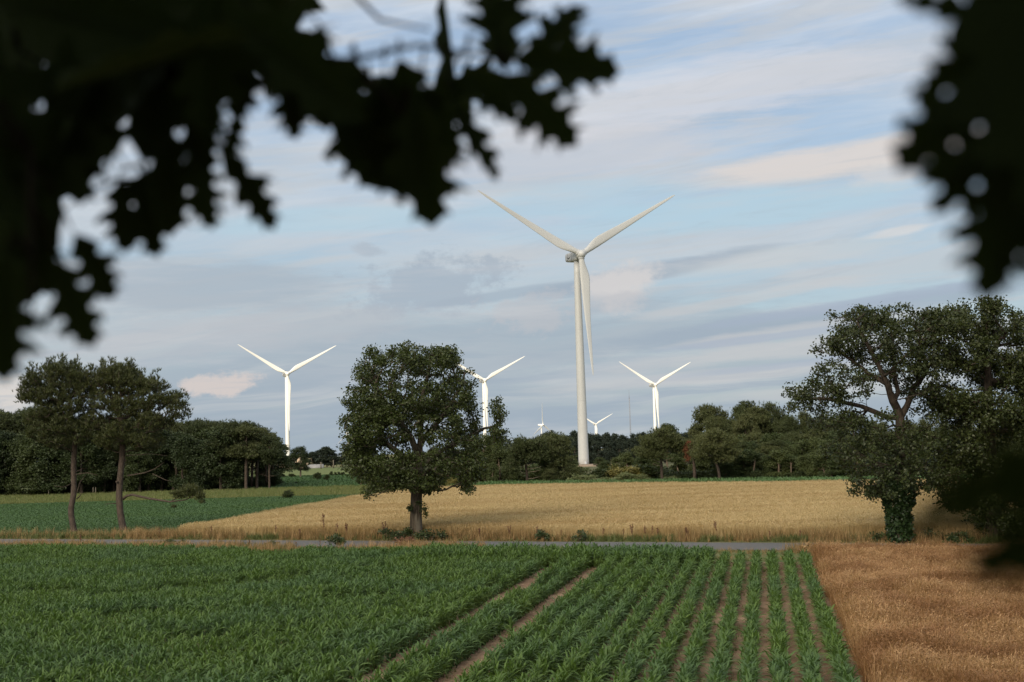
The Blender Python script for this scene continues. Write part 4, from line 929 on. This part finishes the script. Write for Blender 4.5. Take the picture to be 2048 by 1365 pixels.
def grain_mesh(seed, mat, nb, h, spread, lean, head=0.09, wd=0.012, hw=0.02):
    r_ = random.Random(seed); mb = MB()
    for i in range(nb):
        a = r_.uniform(0, 6.28); rad = spread * math.sqrt(r_.random()); b = (rad * math.cos(a), rad * math.sin(a), 0)
        la = r_.uniform(0, 6.28); hh_ = h * r_.uniform(.8, 1.1)
        strip(mb, b, la, R(90 - r_.uniform(0, lean)), hh_, wd, R(r_.uniform(5, 30)), 2, [1, .9, .6])
        tip = mb.V[-1][-2:].mean(0); dd = np.array([math.cos(la), math.sin(la), r_.uniform(-.8, .9)]) * head
        s = np.array([-math.sin(la), math.cos(la), 0.4]) * hw
        mb.add([tip - dd * .1, tip + dd * .4 + s, tip + dd, tip + dd * .4 - s], [(0, 1, 2, 3)])
    return mb.mesh('grain_tuft', mat)
def grass_mesh(seed, mat, nb, h, spread, lean, wd=0.02):
    r_ = random.Random(seed); mb = MB()
    for i in range(nb):
        a = r_.uniform(0, 6.28); rad = spread * math.sqrt(r_.random())
        strip(mb, (rad * math.cos(a), rad * math.sin(a), -.02), r_.uniform(0, 6.28), R(90 - r_.uniform(0, lean)), h * r_.uniform(.5, 1.1), wd, R(r_.uniform(10, 50)), 2, [1, .8, .1])
    return mb.mesh('grass_tuft', mat)
def inview(X, mu=140, mv=160):
    u, v, z = project(X); return (z > 1) & (u > -mu) & (u < 2048 + mu) & (v > 0) & (v < 1365 + mv)
def inpoly(x, y, poly):
    c_ = np.zeros(len(x), bool); n = len(poly)
    for i in range(n):
        x1, y1 = poly[i]; x2, y2 = poly[(i + 1) % n]
        c_ ^= ((y1 > y) != (y2 > y)) & (x < (x2 - x1) * (y - y1) / (y2 - y1 + 1e-12) + x1)
    return c_
def fill(rng, poly, dens):
    p = np.array(poly); lo, hi = p.min(0), p.max(0); n = int((hi - lo).prod() * dens)
    q = rng.uniform(lo, hi, (n, 2)); q = q[inpoly(q[:, 0], q[:, 1], poly)]
    X = np.column_stack([q, np.zeros(len(q))]); return X[inview(X)]
# maize
rng = np.random.default_rng(8)
ROW = 0.75
ut = [G(940, 1365)[:2] @ nv, G(860, 1310)[:2] @ nv, G(1170, 1165)[:2] @ nv, G(1035, 1195)[:2] @ nv]
tr1 = (ut[0] + ut[2]) / 2; tr2 = (ut[1] + ut[3]) / 2
pts = []
for k_ in range(0, 96):
    u = u_last - ROW * k_
    vmax = line_hit(u) - 0.3; vv = np.arange(22, vmax, 0.058)
    if k_ > 8 and (abs(u - tr1) < ROW * .5 or abs(u - tr2) < ROW * .5):          # wheel tracks: the row survives only here and there
        vv = vv[(vnoise(vv / 3.2 + k_, vv * 0 + .3, 24) + np.clip((vv - 58) / 40, 0, .5) > .86) & (rng.random(len(vv)) < .8)]
    vv = vv + rng.normal(0, .03, len(vv)); keep = rng.random(len(vv)) > 0.04
    vv = vv[keep]; uu = u + np.clip(rng.normal(0, .05, len(vv)), -.13, .13)
    pts.append(uu[:, None] * nv + vv[:, None] * dv)
q = np.concatenate(pts)
# headland: rows along the road, sown across
for j in range(7):
    xx = np.arange(-60, 9.5, 0.075); q2 = np.column_stack([xx, y_far(xx) - 0.4 - 0.72 * j + rng.normal(0, .08, len(xx))]); u2 = q2 @ nv
    q = np.concatenate([q, q2[(u2 < u_last - ROW * 6) & (rng.random(len(xx)) > .05)]])
X = np.column_stack([q, np.full(len(q), 0.012)])
X = X[inview(X)]
big = vnoise(X[:, 0] / 5 + 20, X[:, 1] / 5, 21) * .6 + vnoise(X[:, 0] / 1.7 + 4, X[:, 1] / 1.7, 22) * .4
sclm = (1.0 + 0.40 * big) * rng.uniform(0.7, 1.12, len(X))
weak = (vnoise(X[:, 0] / 3.5 + 2, X[:, 1] / 3.5 + 8, 23) > 0.80); sclm = np.where(weak, sclm * .72, sclm)
sclm *= np.where((X[:, 0] > -5) & (X[:, 0] < 9.5) & (y_far(X[:, 0]) - X[:, 1] < 5), 1.25, 1.0)
um, vm, zm = project(X + [0, 0, .4])
rotm = np.column_stack([rng.normal(0, .14, len(X)), rng.normal(0.06, .14, len(X)), rng.uniform(0, 6.28, len(X))]); im = rng.integers(0, 8, len(X))
vis = np.where((um > 5) & (um < 2043) & (vm > 0) & (vm < 1362))[0]
first = vis[np.argsort(zm[vis])[:300]]
for i in first:
    o = ob('maize_plant', MZ[im[i]], loc=X[i]); o.rotation_euler = rotm[i]; o.scale = (sclm[i],) * 3
    tag(o, 'young green maize plant in the rows nearest the camera', 'maize plant', 'maize plants in the nearest rows')
rest = np.setdiff1d(np.arange(len(X)), first)
scatter('maize_crop', X[rest], rotm[rest], sclm[rest], im[rest], MZ)
# weeds on the maize soil
PW = [grass_mesh(300 + i, M['greengrass'], 7, .16, .08, 60, .02) for i in range(3)]
Xw = fill(rng, rowpoly(u_last - 30, u_edge, 22), 5); Xw = Xw[vnoise(Xw[:, 0] / 2, Xw[:, 1] / 2, 31) > .5]
scatter('weeds', Xw, np.column_stack([np.zeros((len(Xw), 2)), rng.uniform(0, 6.28, len(Xw))]), rng.uniform(.5, 1.3, len(Xw)), rng.integers(0, 3, len(Xw)), PW)
# reddish grain, partly laid over by wind
PG = [grain_mesh(400 + i, M['grain'], 18, .80, .15, 18, .08, .010, .008) for i in range(6)]
X = fill(rng, rowpoly(u_edge + .0, u_edge + 30, 22, 1.0), 72); X = X[(X[:, :2] @ nv) > u_edge + .0 + .32 * vnoise(X[:, 1] / 1.1, X[:, 1] * 0 + .5, 49)]; n = len(X)
f1 = vnoise(X[:, 0] / 2.2 + 11, X[:, 1] / 3.2, 41); f2 = vnoise(X[:, 0] / 4 + 7, X[:, 1] / 4 + 5, 42)
lean = np.clip((f1 - .45) * 2.0, 0, .85); da = f2 * 9
sc_ = (.55 + .22 * vnoise(X[:, 0] / 1.3, X[:, 1] / 1.3 + 9, 43) + .30 * vnoise(X[:, 0] / .7 + 3, X[:, 1] / 1.1, 48) + .32 * vnoise(X[:, 0] / .3, X[:, 1] / .3, 47)) * rng.uniform(.85, 1.12, n)
edge_ = y_far(X[:, 0]) + 1.0 - X[:, 1]; sc_ = np.where(edge_ < 3.5, np.maximum(sc_, 1.0), sc_); lean = np.where(edge_ < 3.5, lean * .2, lean)
scatter('grain_crop', X, np.column_stack([lean * np.cos(da) + rng.normal(0, .1, n), lean * np.sin(da) + rng.normal(0, .1, n), rng.uniform(0, 6.28, n) * 0 + rng.normal(0, .5, n)]), sc_, rng.integers(0, 6, n), PG)
PGG = [grass_mesh(420 + i, M['greengrass'], 9, .75, .2, 35, .025) for i in range(2)]
X = fill(rng, rowpoly(u_edge + .6, u_edge + 30, 22, -.3), 14); X = X[vnoise(X[:, 0] / 1.5 + 3, X[:, 1] / 1.8 + 1, 44) > .83]; n = len(X)
scatter('grain_weeds', X, np.column_stack([np.zeros((n, 2)), rng.uniform(0, 6.28, n)]), rng.uniform(.8, 1.15, n), rng.integers(0, 2, n), PGG)
# wheat beyond the road
PWh = [grain_mesh(450 + i, M['wheat'], 18, .85, .22, 12, .09, .014, .012) for i in range(5)]
X = fill(rng, wheat_poly, 24); n = len(X)
scatter('wheat_crop', X, np.column_stack([rng.normal(0, .07, (n, 2)), rng.uniform(0, 6.28, n)]), rng.uniform(.88, 1.1, n) * (.94 + .12 * vnoise(X[:, 0] / 6, X[:, 1] / 6, 46)), rng.integers(0, 5, n), PWh)
# low green crop on the left
def low_mesh(seed, mat):
    r_ = random.Random(seed); mb = MB()
    for i in range(14):
        a = r_.uniform(0, 6.28); rad = .25 * math.sqrt(r_.random())
        strip(mb, (rad * math.cos(a), rad * math.sin(a), 0), r_.uniform(0, 6.28), R(r_.uniform(45, 85)), r_.uniform(.18, .34), .08, R(r_.uniform(60, 110)), 3, [.4, 1, .8, .1])
    return mb.mesh('low_crop_tuft', mat)
PL_ = [low_mesh(470 + i, M['low_crop']) for i in range(4)]
X = fill(rng, green_poly, 16); n = len(X)
scatter('low_crop', X, np.column_stack([np.zeros((n, 2)), rng.uniform(0, 6.28, n)]), rng.uniform(.55, .9, n), rng.integers(0, 4, n), PL_)
X = np.vstack([fill(rng, strip_poly, 4.5)]); n = len(X)
PF = [maize_mesh(490 + i) for i in range(2)]
for me in PF: me.materials.clear(); me.materials.append(M['far_maize'])
scatter('far_maize_crop', X, np.column_stack([np.zeros((n, 2)), rng.uniform(0, 6.28, n)]), rng.uniform(1.75, 2.1, n), rng.integers(0, 2, n), PF)
X = fill(rng, far_poly, 2.0); n = len(X)
scatter('far_low_crop', X, np.column_stack([np.zeros((n, 2)), rng.uniform(0, 6.28, n)]), rng.uniform(1.1, 1.6, n), rng.integers(0, 4, n), PL_)
# pale meadow grass
PMg = [grass_mesh(510 + i, M['palegrass'], 14, .45, .35, 30, .05) for i in range(3)]
X = fill(rng, [(-150, 205.5), (-60, 196.5), (-17, 192.5), (-4, 205), (-6, 232), (-45, 238), (-150, 250)], 2.2); n = len(X)
scatter('meadow_grass', X, np.column_stack([np.zeros((n, 2)), rng.uniform(0, 6.28, n)]), rng.uniform(.6, 1.2, n), rng.integers(0, 3, n), PMg)
# verges: the far one tall and dry, the near one thin
PD = [grass_mesh(520 + i, M['drygrass'], 18, .85, .2, 24, .022) for i in range(4)]
PGn = [grass_mesh(530 + i, M['greengrass'], 14, .55, .25, 40, .03) for i in range(3)]
X = fill(rng, band(-60, 60, RW + .35, RW + 3.4), 15); n = len(X); pg = vnoise(X[:, 0] / 3 + 5, X[:, 1] / 2, 51)
gsel = (pg > .62) | ((X[:, 0] < -29.5) & (rng.random(n) < .75)) | ((X[:, 1] - y_road(X[:, 0]) < RW + 1.0) & (rng.random(n) < .45))
scatter('far_verge_grass', X, np.column_stack([rng.normal(0, .08, (n, 2)), rng.uniform(0, 6.28, n)]), rng.uniform(.65, 1.15, n) * np.where(X[:, 1] - y_road(X[:, 0]) < RW + .8, .5, 1), np.where(gsel, 4 + rng.integers(0, 3, n), rng.integers(0, 4, n)), PD + PGn)
X = fill(rng, band(-62, 45, -RW - 7.2, -RW - .3), 12); n = len(X)
pg = vnoise(X[:, 0] / 2.5 + 5, X[:, 1] / 2, 53); keep = (pg > .42) & (X[:, 1] > y_far(X[:, 0]) + .2); 
X = X[keep]; pg = pg[keep]; n = len(X)
tall = (X[:, 0] < -2) | (X[:, 0] > 14.2)
gsel = (rng.random(n) < .45) & ((X[:, 0] < -9) | (X[:, 0] > -4))
scatter('near_verge_grass', X, np.column_stack([rng.normal(0, .08, (n, 2)), rng.uniform(0, 6.28, n)]), rng.uniform(.42, .8, n) * np.where(tall, 1.0, .42) * np.where(pg > .58, 1.25, .65), np.where(gsel, 4 + rng.integers(0, 3, n), rng.integers(0, 4, n)), PD + PGn)

# ------------------------------------------------------------------ tall weeds and brambles along the road
def weed_mesh(seed, H):
    r_ = random.Random(seed); rg = np.random.default_rng(seed); mb = MB(); C = []
    for s in range(r_.choice((1, 2, 3))):
        lx, ly = r_.uniform(-.25, .25), r_.uniform(-.25, .25); h = H * r_.uniform(.75, 1)
        pts = [np.array([0.05 * s, 0, -.02]), np.array([lx * .4, ly * .4, h * .5]), np.array([lx, ly, h])]
        addtube(mb, pts, [.014, .011, .006], 4)
        for i in range(9):
            f = r_.uniform(.45, .95); p = pts[1] + (pts[2] - pts[1]) * (f - .5) * 2 if f > .5 else pts[0] + (pts[1] - pts[0]) * f * 2
            a = r_.uniform(0, 6.28); l_ = .28 * (1.2 - f) * H / 1.5; e = p + np.array([math.cos(a) * l_, math.sin(a) * l_, l_ * 1.1]); addtube(mb, [p, e], [.007, .004], 3)
            for q_ in range(8): C.append(p + (e - p) * rg.random() + rg.normal(0, .02, 3))
        for q_ in range(22): C.append(pts[1] + (pts[2] - pts[1]) * rg.random() + rg.normal(0, .02, 3))
    st = mb.mesh('stem', M['weed'])
    mb2 = MB(); leaves(mb2, rg, np.array(C), .085, .2, .6)
    return st, mb2.mesh('seed_head', M['weed'])
WM = [weed_mesh(600 + i, 1.55) for i in range(6)]
def weed(u, vtop, off, label=None):
    # stands on the verge, off metres from the road's middle
    t_ = (u - 1024) / FPX
    Zg = None
    for _ in range(1):
        # x = k*y along this column (roll is small): solve y = 88+SL x + off
        d = ray(u, 1075); kx = d[0] / d[1]; y = (88.0 + off) / (1 - SL * kx); x = kx * y
    top = P(u, vtop, y)[2]; s = max(.3, top / 1.55)
    i = prng.randrange(6)
    r_ = ob('weed_stalk', None, loc=(x, y, 0), rotz=prng.uniform(0, 6.28), scale=(s * .9, s * .9, s)); tag(r_, label or 'rusty dry weed stalk along the road, ' + ('on its near side' if off < 0 else 'by the roadside pines' if u < 450 else 'left of the lone oak' if u < 820 else 'below the big turbine' if u < 1240 else 'in front of the middle wheat' if u < 1400 else 'left of the ivy tree'), 'weed', None if label else 'dry weeds along the road')
    ob('stem', WM[i][0], r_); ob('seed_head', WM[i][1], r_)
weed(1437, 1033, RW + 1.0, 'tallest rusty weed stalk by the road, in front of the right wheat')
weed(649, 1026, RW + 1.2, 'tall rusty weed stalk by the road left of the lone oak')
weed(1265, 1047, RW + .8, 'bushy rusty weed clump by the road in front of the middle wheat')
for u, vt, o_ in ((671, 1040, 4), (692, 1042, 4), (770, 1042, 4), (776, 1044, 4.2), (550, 1048, 4), (600, 1050, 4), (1245, 1052, 4), (1292, 1046, 4), (1303, 1050, 4), (1316, 1048, 4.2), (1372, 1050, 4), (1380, 1055, 4), (1205, 1050, 4), (1075, 1052, 4.2), (1120, 1055, 4), (1020, 1050, 4), (960, 1052, 4), (320, 1052, 4), (420, 1046, 4), (1540, 1055, 4), (1600, 1052, 4),
                  (162, 1068, -5), (120, 1078, -5), (224, 1078, -5.2), (463, 1080, -5), (500, 1080, -5), (592, 1078, -5), (640, 1076, -5), (408, 1080, -5)):
    weed(u, vt, o_)
def shrub(u, Zoff, vtop, wpx, label, seed, mat, n=700, name='bramble_bush', cat='bush', group=None):
    rg = np.random.default_rng(seed); d = ray(u, 1080); kx = d[0] / d[1]; y = (88.0 + Zoff) / (1 - SL * kx); x = kx * y
    h = max(.3, P(u, vtop, y)[2]); w_ = wpx * y / FPX
    lobes = [(rg.uniform(-.7, .7) * w_, rg.uniform(-.6, .6), rg.uniform(.25, .75) * h, w_ * .4, .5, h * .33) for _ in range(7)]
    C = sample_lobes(rg, lobes, n, .2); C[:, 2] = np.maximum(C[:, 2], .03)
    r_ = ob(name, None, loc=(x, y, 0)); tag(r_, label, cat, group)
    mb = MB(); tips = C[::14]; p0, p1, r0, r1, e, dd = grow(rg, [(0, 0, -.1), (0, 0, .12), (0.02, 0, .25)], .03, tips, seg=.3, rmin=.006); tubes(mb, p0, p1, r0, r1); ob('stems', mb.mesh('stems', M['bark_far']), r_)
    mb = MB(); leaves(mb, rg, C, .15); ob('foliage', mb.mesh('foliage', mat), r_)
shrub(795, RW + .4, 1054, 42, 'dark bramble patch left of the lone oak trunk', 701, M['bramble'], 1000)
shrub(865, RW + .5, 1056, 38, 'dark bramble patch right of the lone oak trunk', 702, M['bramble'], 900)
shrub(815, -RW - .7, 1072, 30, 'reddish tangled undergrowth in front of the lone oak trunk', 703, M['weed'], 500)
shrub(672, -RW - .5, 1066, 22, 'green weed clump on the near verge left of the lone oak', 704, M['bramble'], 500)
shrub(352, -RW - 1.5, 1079, 26, 'low bramble on the near verge right of the pines', 705, M['bramble'], 300)
shrub(545, -RW - 1.5, 1083, 20, 'low green weed mat on the near verge, middle left', 706, M['bramble'], 250)
shrub(1087, RW + .9, 1060, 18, 'small dark bush in the far verge right of the oak', 707, M['bramble'], 350)
shrub(1160, RW + .9, 1060, 20, 'small dark bush in the far verge below the big turbine', 708, M['bramble'], 350)
shrub(1765, RW + 1.0, 1062, 22, 'scrubby bush at the left foot of the ivy covered tree', 709, M['bramble'], 450)
shrub(1860, RW + 2.0, 1050, 26, 'dark scrub between the ivy tree and the dense right tree', 710, M['bramble'], 500)
shrub(1920, RW + 1.5, 1062, 34, 'dark scrub at the foot of the dense right tree', 711, M['bramble'], 900)
shrub(1612, -RW - 2.2, 1085, 12, 'rust-brown dock clump at the corner of maize and grain', 712, M['drygrass'], 420)
# ivy sprigs on the lone oak's trunk
ok_ = [o for o in bpy.data.objects if o.name == 'oak_tree'][0]; rg = np.random.default_rng(81)
ob_b = np.array(ok_.location)
C = sample_lobes(rg, [(*(P(u, v, 95.3) - ob_b), a * .034, .4, c_ * .034) for u, v, a, c_ in ((820, 1018, 10, 10), (848, 1020, 10, 14), (852, 1030, 7, 8), (838, 1005, 10, 6), (818, 1062, 9, 10))], 420, .1)
mb = MB(); leaves(mb, rg, C, .16); ob('trunk_sprouts', mb.mesh('trunk_sprouts', M['oak_leaf']), ok_)

# ------------------------------------------------------------------ overhanging red oak boughs, close to the lens
HALF = [(0, .06), (.04, .05), (.10, .09), (.20, .17), (.27, .20), (.26, .155), (.33, .16), (.32, .115), (.37, .12), (.43, .20), (.53, .33), (.49, .28), (.60, .29), (.54, .23), (.60, .20), (.58, .135), (.63, .13), (.68, .19), (.78, .27), (.73, .215), (.81, .195), (.76, .14), (.80, .10), (.86, .12), (.94, .15), (.91, .10), (.95, .05), (1.0, 0)]
def oakleaf(seed):
    r_ = random.Random(seed)
    up = [(a + r_.uniform(-.012, .012), b * r_.uniform(.88, 1.15)) for a, b in HALF[1:-1]]
    dn = [(a + r_.uniform(-.012, .012), -b * r_.uniform(.88, 1.15)) for a, b in HALF[1:-1]]
    poly = [(0.0, .012)] + up + [(1.0, 0)] + dn[::-1] + [(0.0, -.012)]
    tri = mgeo.tessellate_polygon([[Vector((a, b, 0)) for a, b in poly]])
    cu = r_.uniform(-.18, .3); fo = r_.uniform(.05, .4); tw = r_.uniform(-.3, .3)
    V = [(a, b, -cu * a * a + fo * abs(b) + tw * a * b) for a, b in poly]
    mb = MB(); mb.add(np.array(V), np.array(tri))
    addtube(mb, [(-.13, 0, .01), (-.06, 0, -.005), (.0, 0, 0.0), (.5, 0, -cu * .25 - .004), (.92, 0, -cu * .85 - .002)], [.008, .007, .007, .005, .002], 4)
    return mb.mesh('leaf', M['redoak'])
RO = [oakleaf(i) for i in range(12)]
lr = random.Random(99)
def put_leaf(root, base, tip, up, i=None, wid=1.0):
    """leaf blade from base to tip; up = rough blade normal"""
    base = Vector(base); tip = Vector(tip); x = (tip - base); L = x.length; x.normalize()
    z = Vector(up) - x * Vector(up).dot(x); z.normalize(); y = z.cross(x)
    mat = Matrix((x * L, y * L * wid, z * L)).transposed().to_4x4(); mat.translation = base
    o = ob('leaf', RO[lr.randrange(12) if i is None else i], root)
    o.matrix_basis = mat
    return o
VIEW = -Vector(Fv)
# the oak the picture is taken from under: trunk and crown behind and above the camera, its boughs reach into view
red_oak = ob('oak_tree', None); tag(red_oak, 'dark oak overhead whose blurred leafy boughs hang close in front of the lens', 'tree')
rg = np.random.default_rng(900)
tips = sample_lobes(rg, [(-1.0, -5.0, 8.5, 6.5, 4.0, 4.8), (1.5, -4.0, 6.5, 5.5, 3.4, 3.2), (-4, -4, 7, 3.5, 3.5, 3.5), (0, -0.5, 11, 6, 4, 2.6)], 1500, .3)
def clear_of_view(C):
    r3 = C - CAMP; up_ = r3[:, 2]
    return ((C[:, 1] < -0.5) | (up_ > 0.75 * C[:, 1] + 1.0)) & (np.linalg.norm(r3, axis=1) > 0.7)
tips = tips[clear_of_view(tips)]
p0, p1, r0, r1, e, dd = grow(rg, [(-2.5, -5.5, -.2), (-2.4, -5.3, 3), (-2.0, -5.0, 7)], .34, tips, start=3.0)
ok2 = clear_of_view(p0) & clear_of_view(p1)
mb = MB(); tubes(mb, p0[ok2], p1[ok2], r0[ok2], r1[ok2]); ob('trunk', mb.mesh('trunk', M['bark_oak'], True), red_oak)
C = np.repeat(e, 26, 0) + np.clip(rg.normal(0, 1, (len(e) * 26, 3)), -2, 2) * np.array([.3, .3, .22]); C = C[clear_of_view(C)]
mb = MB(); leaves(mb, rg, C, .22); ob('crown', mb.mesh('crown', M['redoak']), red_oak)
def bough(label, twigs, explicit, fillspec, seed):
    rg = random.Random(seed)
    r_ = ob('bough', bpy.data.meshes.new('bough_start'), red_oak); r_['label'] = label
    mb = MB(); tpts = []
    for pts, r0 in twigs:
        q = [P(u, v, d) for u, v, d in pts]; addtube(mb, q, np.linspace(r0, r0 * .4, len(q)), 6)
        for a, b in zip(q[:-1], q[1:]):
            for f in np.linspace(0, 1, 12): tpts.append(a + (b - a) * f)
    tpts = np.array(tpts)
    leaves_ = []
    for (u0, v0, u1, v1, d, dd, tl, *wd) in explicit:
        wd = wd or [1.15]
        a = P(u0, v0, d); b = P(u1, v1, d + dd)
        nrm = VIEW + Vector(Rv) * tl + Vector((0, 0, 1)) * rg.uniform(-.2, .3)
        put_leaf(r_, a, b, nrm, None, wd[0] if wd else 1.0); leaves_.append((a, b))
    for (mask, holes, n, dlo, dhi, lmin, lmax) in fillspec:
        m_ = np.array(mask); lo, hi = m_.min(0), m_.max(0); k_ = 0; tries = 0
        while k_ < n and tries < n * 200:
            tries += 1
            u, v = rg.uniform(lo[0], hi[0]), rg.uniform(lo[1], hi[1])
            if not inpoly(np.array([u]), np.array([v]), mask)[0]: continue
            d = rg.uniform(dlo, dhi); L = rg.uniform(lmin, lmax); an = rg.gauss(math.pi / 2, 1.0)
            du, dv2 = math.cos(an) * L / 2 / d * FPX, math.sin(an) * L / 2 / d * FPX
            if any(((u + s * du - q * dv2 - hu) / (ha + 5)) ** 2 + ((v + s * dv2 + q * du - hv) / (hb + 5)) ** 2 < 1.0 for hu, hv, ha, hb in holes for s in (-.9, -.5, -.1, .3, .7) for q in (-.4, -.2, 0, .2, .4)): continue
            if not inpoly(np.array([u + du, u - du]), np.array([v + dv2, v - dv2]), mask).all(): continue
            dd = rg.uniform(-.6, .6) * L
            a = P(u - du, v - dv2, d - dd / 2); b = P(u + du, v + dv2, d + dd / 2)
            put_leaf(r_, a, b, VIEW * rg.uniform(.5, 1) + Vector((rg.uniform(-.8, .8), rg.uniform(-.8, .8), rg.uniform(0, 1.2))))
            k_ += 1; leaves_.append((a, b))
    # petiole-side twiglets join each leaf to the nearest twig
    for a, b in leaves_:
        st_ = a - (b - a) * .12
        j = int(np.argmin(np.linalg.norm(tpts - st_, axis=1))); t0 = tpts[j]
        if np.linalg.norm(t0 - st_) < .11: addtube(mb, [t0, (t0 + st_) / 2 + np.array([0, 0, .01]), st_], [.0026, .002, .0015], 4)
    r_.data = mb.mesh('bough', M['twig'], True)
    return r_
HO = [(710, 25, 40, 40), (785, 75, 32, 30), (700, 68, 26, 18), (193, 395, 52, 38), (530, 212, 28, 34), (945, 62, 16, 22), (140, 245, 20, 14), (128, 118, 12, 22), (20, 140, 12, 14), (38, 225, 26, 30), (18, 285, 16, 14), (85, 330, 24, 18), (390, 255, 22, 16), (452, 258, 22, 14), (285, 292, 16, 16), (265, 335, 14, 24), (60, 415, 20, 18), (93, 455, 14, 14), (175, 480, 14, 14), (270, 470, 14, 14), (133, 555, 14, 14), (135, 610, 16, 24), (15, 620, 14, 30), (270, 205, 14, 12), (880, 95, 14, 12), (890, 150, 12, 12), (620, 30, 10, 10), (420, 130, 10, 12), (560, 100, 10, 10)]
bough('dark blurred oak bough filling the upper left of the picture',
      [([(-350, -250, 1.5), (0, -60, 1.5), (300, 60, 1.45), (520, 110, 1.4), (700, 120, 1.35), (840, 90, 1.32), (1010, 120, 1.3)], .0045), ([(300, 60, 1.45), (330, 220, 1.4), (300, 360, 1.4)], .003), ([(0, -60, 1.5), (60, 200, 1.45), (60, 420, 1.4), (30, 560, 1.4)], .003), ([(700, 120, 1.35), (780, 200, 1.33), (840, 260, 1.32)], .004), ([(640, -80, 1.45), (760, 40, 1.4), (860, 60, 1.36)], .003), ([(60, 300, 1.2), (64, 560, 1.1), (62, 640, 1.1)], .003)],
      [(1010, 140, 985, -60, 1.32, .02, .2), (1060, 130, 1172, -20, 1.32, .03, -.3, .8), (1030, 120, 1246, 128, 1.3, .0, .1), (1010, 150, 1150, 284, 1.3, -.02, -.1), (905, 200, 980, 362, 1.32, .05, .5, .75), (830, 200, 866, 445, 1.3, .0, .1),
       (690, 190, 745, 385, 1.33, .02, -.2, 1.3), (745, 170, 800, 395, 1.34, .03, .1, 1.3), (850, 170, 915, 320, 1.33, .03, .3, 1.2), (700, 120, 690, 300, 1.34, 0, .2, 1.3), (640, 110, 650, 260, 1.35, 0, -.2, 1.2), (800, 120, 850, 300, 1.33, .02, 0, 1.3), (440, 300, 564, 460, 1.3, .04, .5, .75), (390, 330, 425, 465, 1.3, 0, .2), (280, 350, 310, 515, 1.32, 0, -.2), (150, 470, 230, 600, 1.25, .02, .3), (110, 520, 184, 696, 1.2, 0, 0), (10, 520, 4, 765, 1.1, 0, .2), (500, 80, 470, 240, 1.36, 0, .2), (405, 170, 398, 335, 1.36, .02, -.2), (430, 150, 520, 215, 1.35, .02, .2, .9), (375, 250, 420, 405, 1.34, .02, .2, 1.0), (480, 230, 450, 330, 1.34, .02, .3, 1.0), (560, 150, 600, 280, 1.35, .02, .4), (930, 150, 1040, 230, 1.3, .0, .3),
       (610, 120, 590, 260, 1.35, .02, 0), (770, 150, 790, 370, 1.33, .03, .2), (240, 360, 250, 505, 1.35, .02, .3), (60, 420, 70, 600, 1.3, .02, .2), (960, 60, 1060, -30, 1.31, .02, .3, .8), (330, 250, 345, 470, 1.35, .02, .3)],
      [([(-80, -80), (940, -80), (960, 60), (1000, 150), (960, 230), (880, 250), (860, 380), (800, 330), (720, 250), (640, 240), (600, 190), (480, 215), (420, 260), (400, 400), (340, 440), (250, 480), (190, 470), (110, 520), (150, 620), (90, 620), (20, 700), (-80, 700)], HO, 88, 1.15, 1.9, .13, .17),
       ([(-80, -80), (640, -80), (620, 160), (420, 200), (330, 330), (120, 330), (90, 560), (-80, 620)], [(q[0], q[1], q[2] * .75, q[3] * .75) for q in HO], 10, 1.3, 2.1, .14, .18),
       ([(-110, 130), (230, 130), (210, 330), (150, 470), (110, 520), (140, 640), (60, 650), (20, 720), (-110, 720)], [(q[0], q[1], q[2] * .6, q[3] * .6) for q in HO], 34, 1.15, 1.7, .12, .15)], 901)
HR = [(1955, 310, 18, 18), (1975, 140, 12, 16), (1997, 262, 20, 34), (2040, 205, 18, 34), (1900, 40, 26, 22)]
bough('dark blurred oak bough hanging down the upper right edge',
      [([(2350, -300, .95), (2150, -60, .9), (2050, 120, .86), (2000, 330, .84)], .003), ([(2050, 120, .86), (1980, 60, .85), (1930, -10, .85)], .003)],
      [(1985, 150, 1798, 338, .82, .0, .2), (2060, 180, 1880, 260, .86, .02, .1, .85), (2090, 350, 1915, 430, .86, .02, .1, .85), (2060, 400, 1985, 575, .86, .0, .2, .85), (2090, 20, 1900, 60, .86, .0, .2, .85), (2060, 90, 1860, 160, .88, .0, -.2, .85), (2060, 260, 1850, 350, .87, .0, -.2, .85), (2010, 330, 1968, 600, .84, .02, -.2, 1.1), (2010, 60, 1846, 190, .84, .02, .3), (2000, 40, 1790, -10, .84, .02, -.1, .6), (2060, 300, 2070, 560, .86, .02, .2, .9), (2020, 230, 1880, 440, .86, .02, .3, .9), (1990, 80, 1880, 95, .86, 0, .3, .8)],
      [([(1940, -80), (2160, -80), (2160, 480), (2040, 520), (1985, 500), (1960, 400), (1920, 330), (1915, 200), (1960, 90)], HR, 30, .78, 1.1, .14, .17)], 902)
bough('grey blurred oak leaves closest to the lens at the lower right',
      [([(2500, 700, .5), (2300, 860, .46), (2160, 960, .43)], .002)],
      [(2200, 850, 1840, 1062, .46, .0, .6, .95), (2270, 1000, 1950, 1160, .44, .0, .5, 1.0), (2290, 900, 1990, 1080, .38, .02, .3, .8)],
      [([(2090, 900), (2360, 860), (2360, 1130), (2090, 1110)], [], 4, .4, .46, .14, .16)], 903)
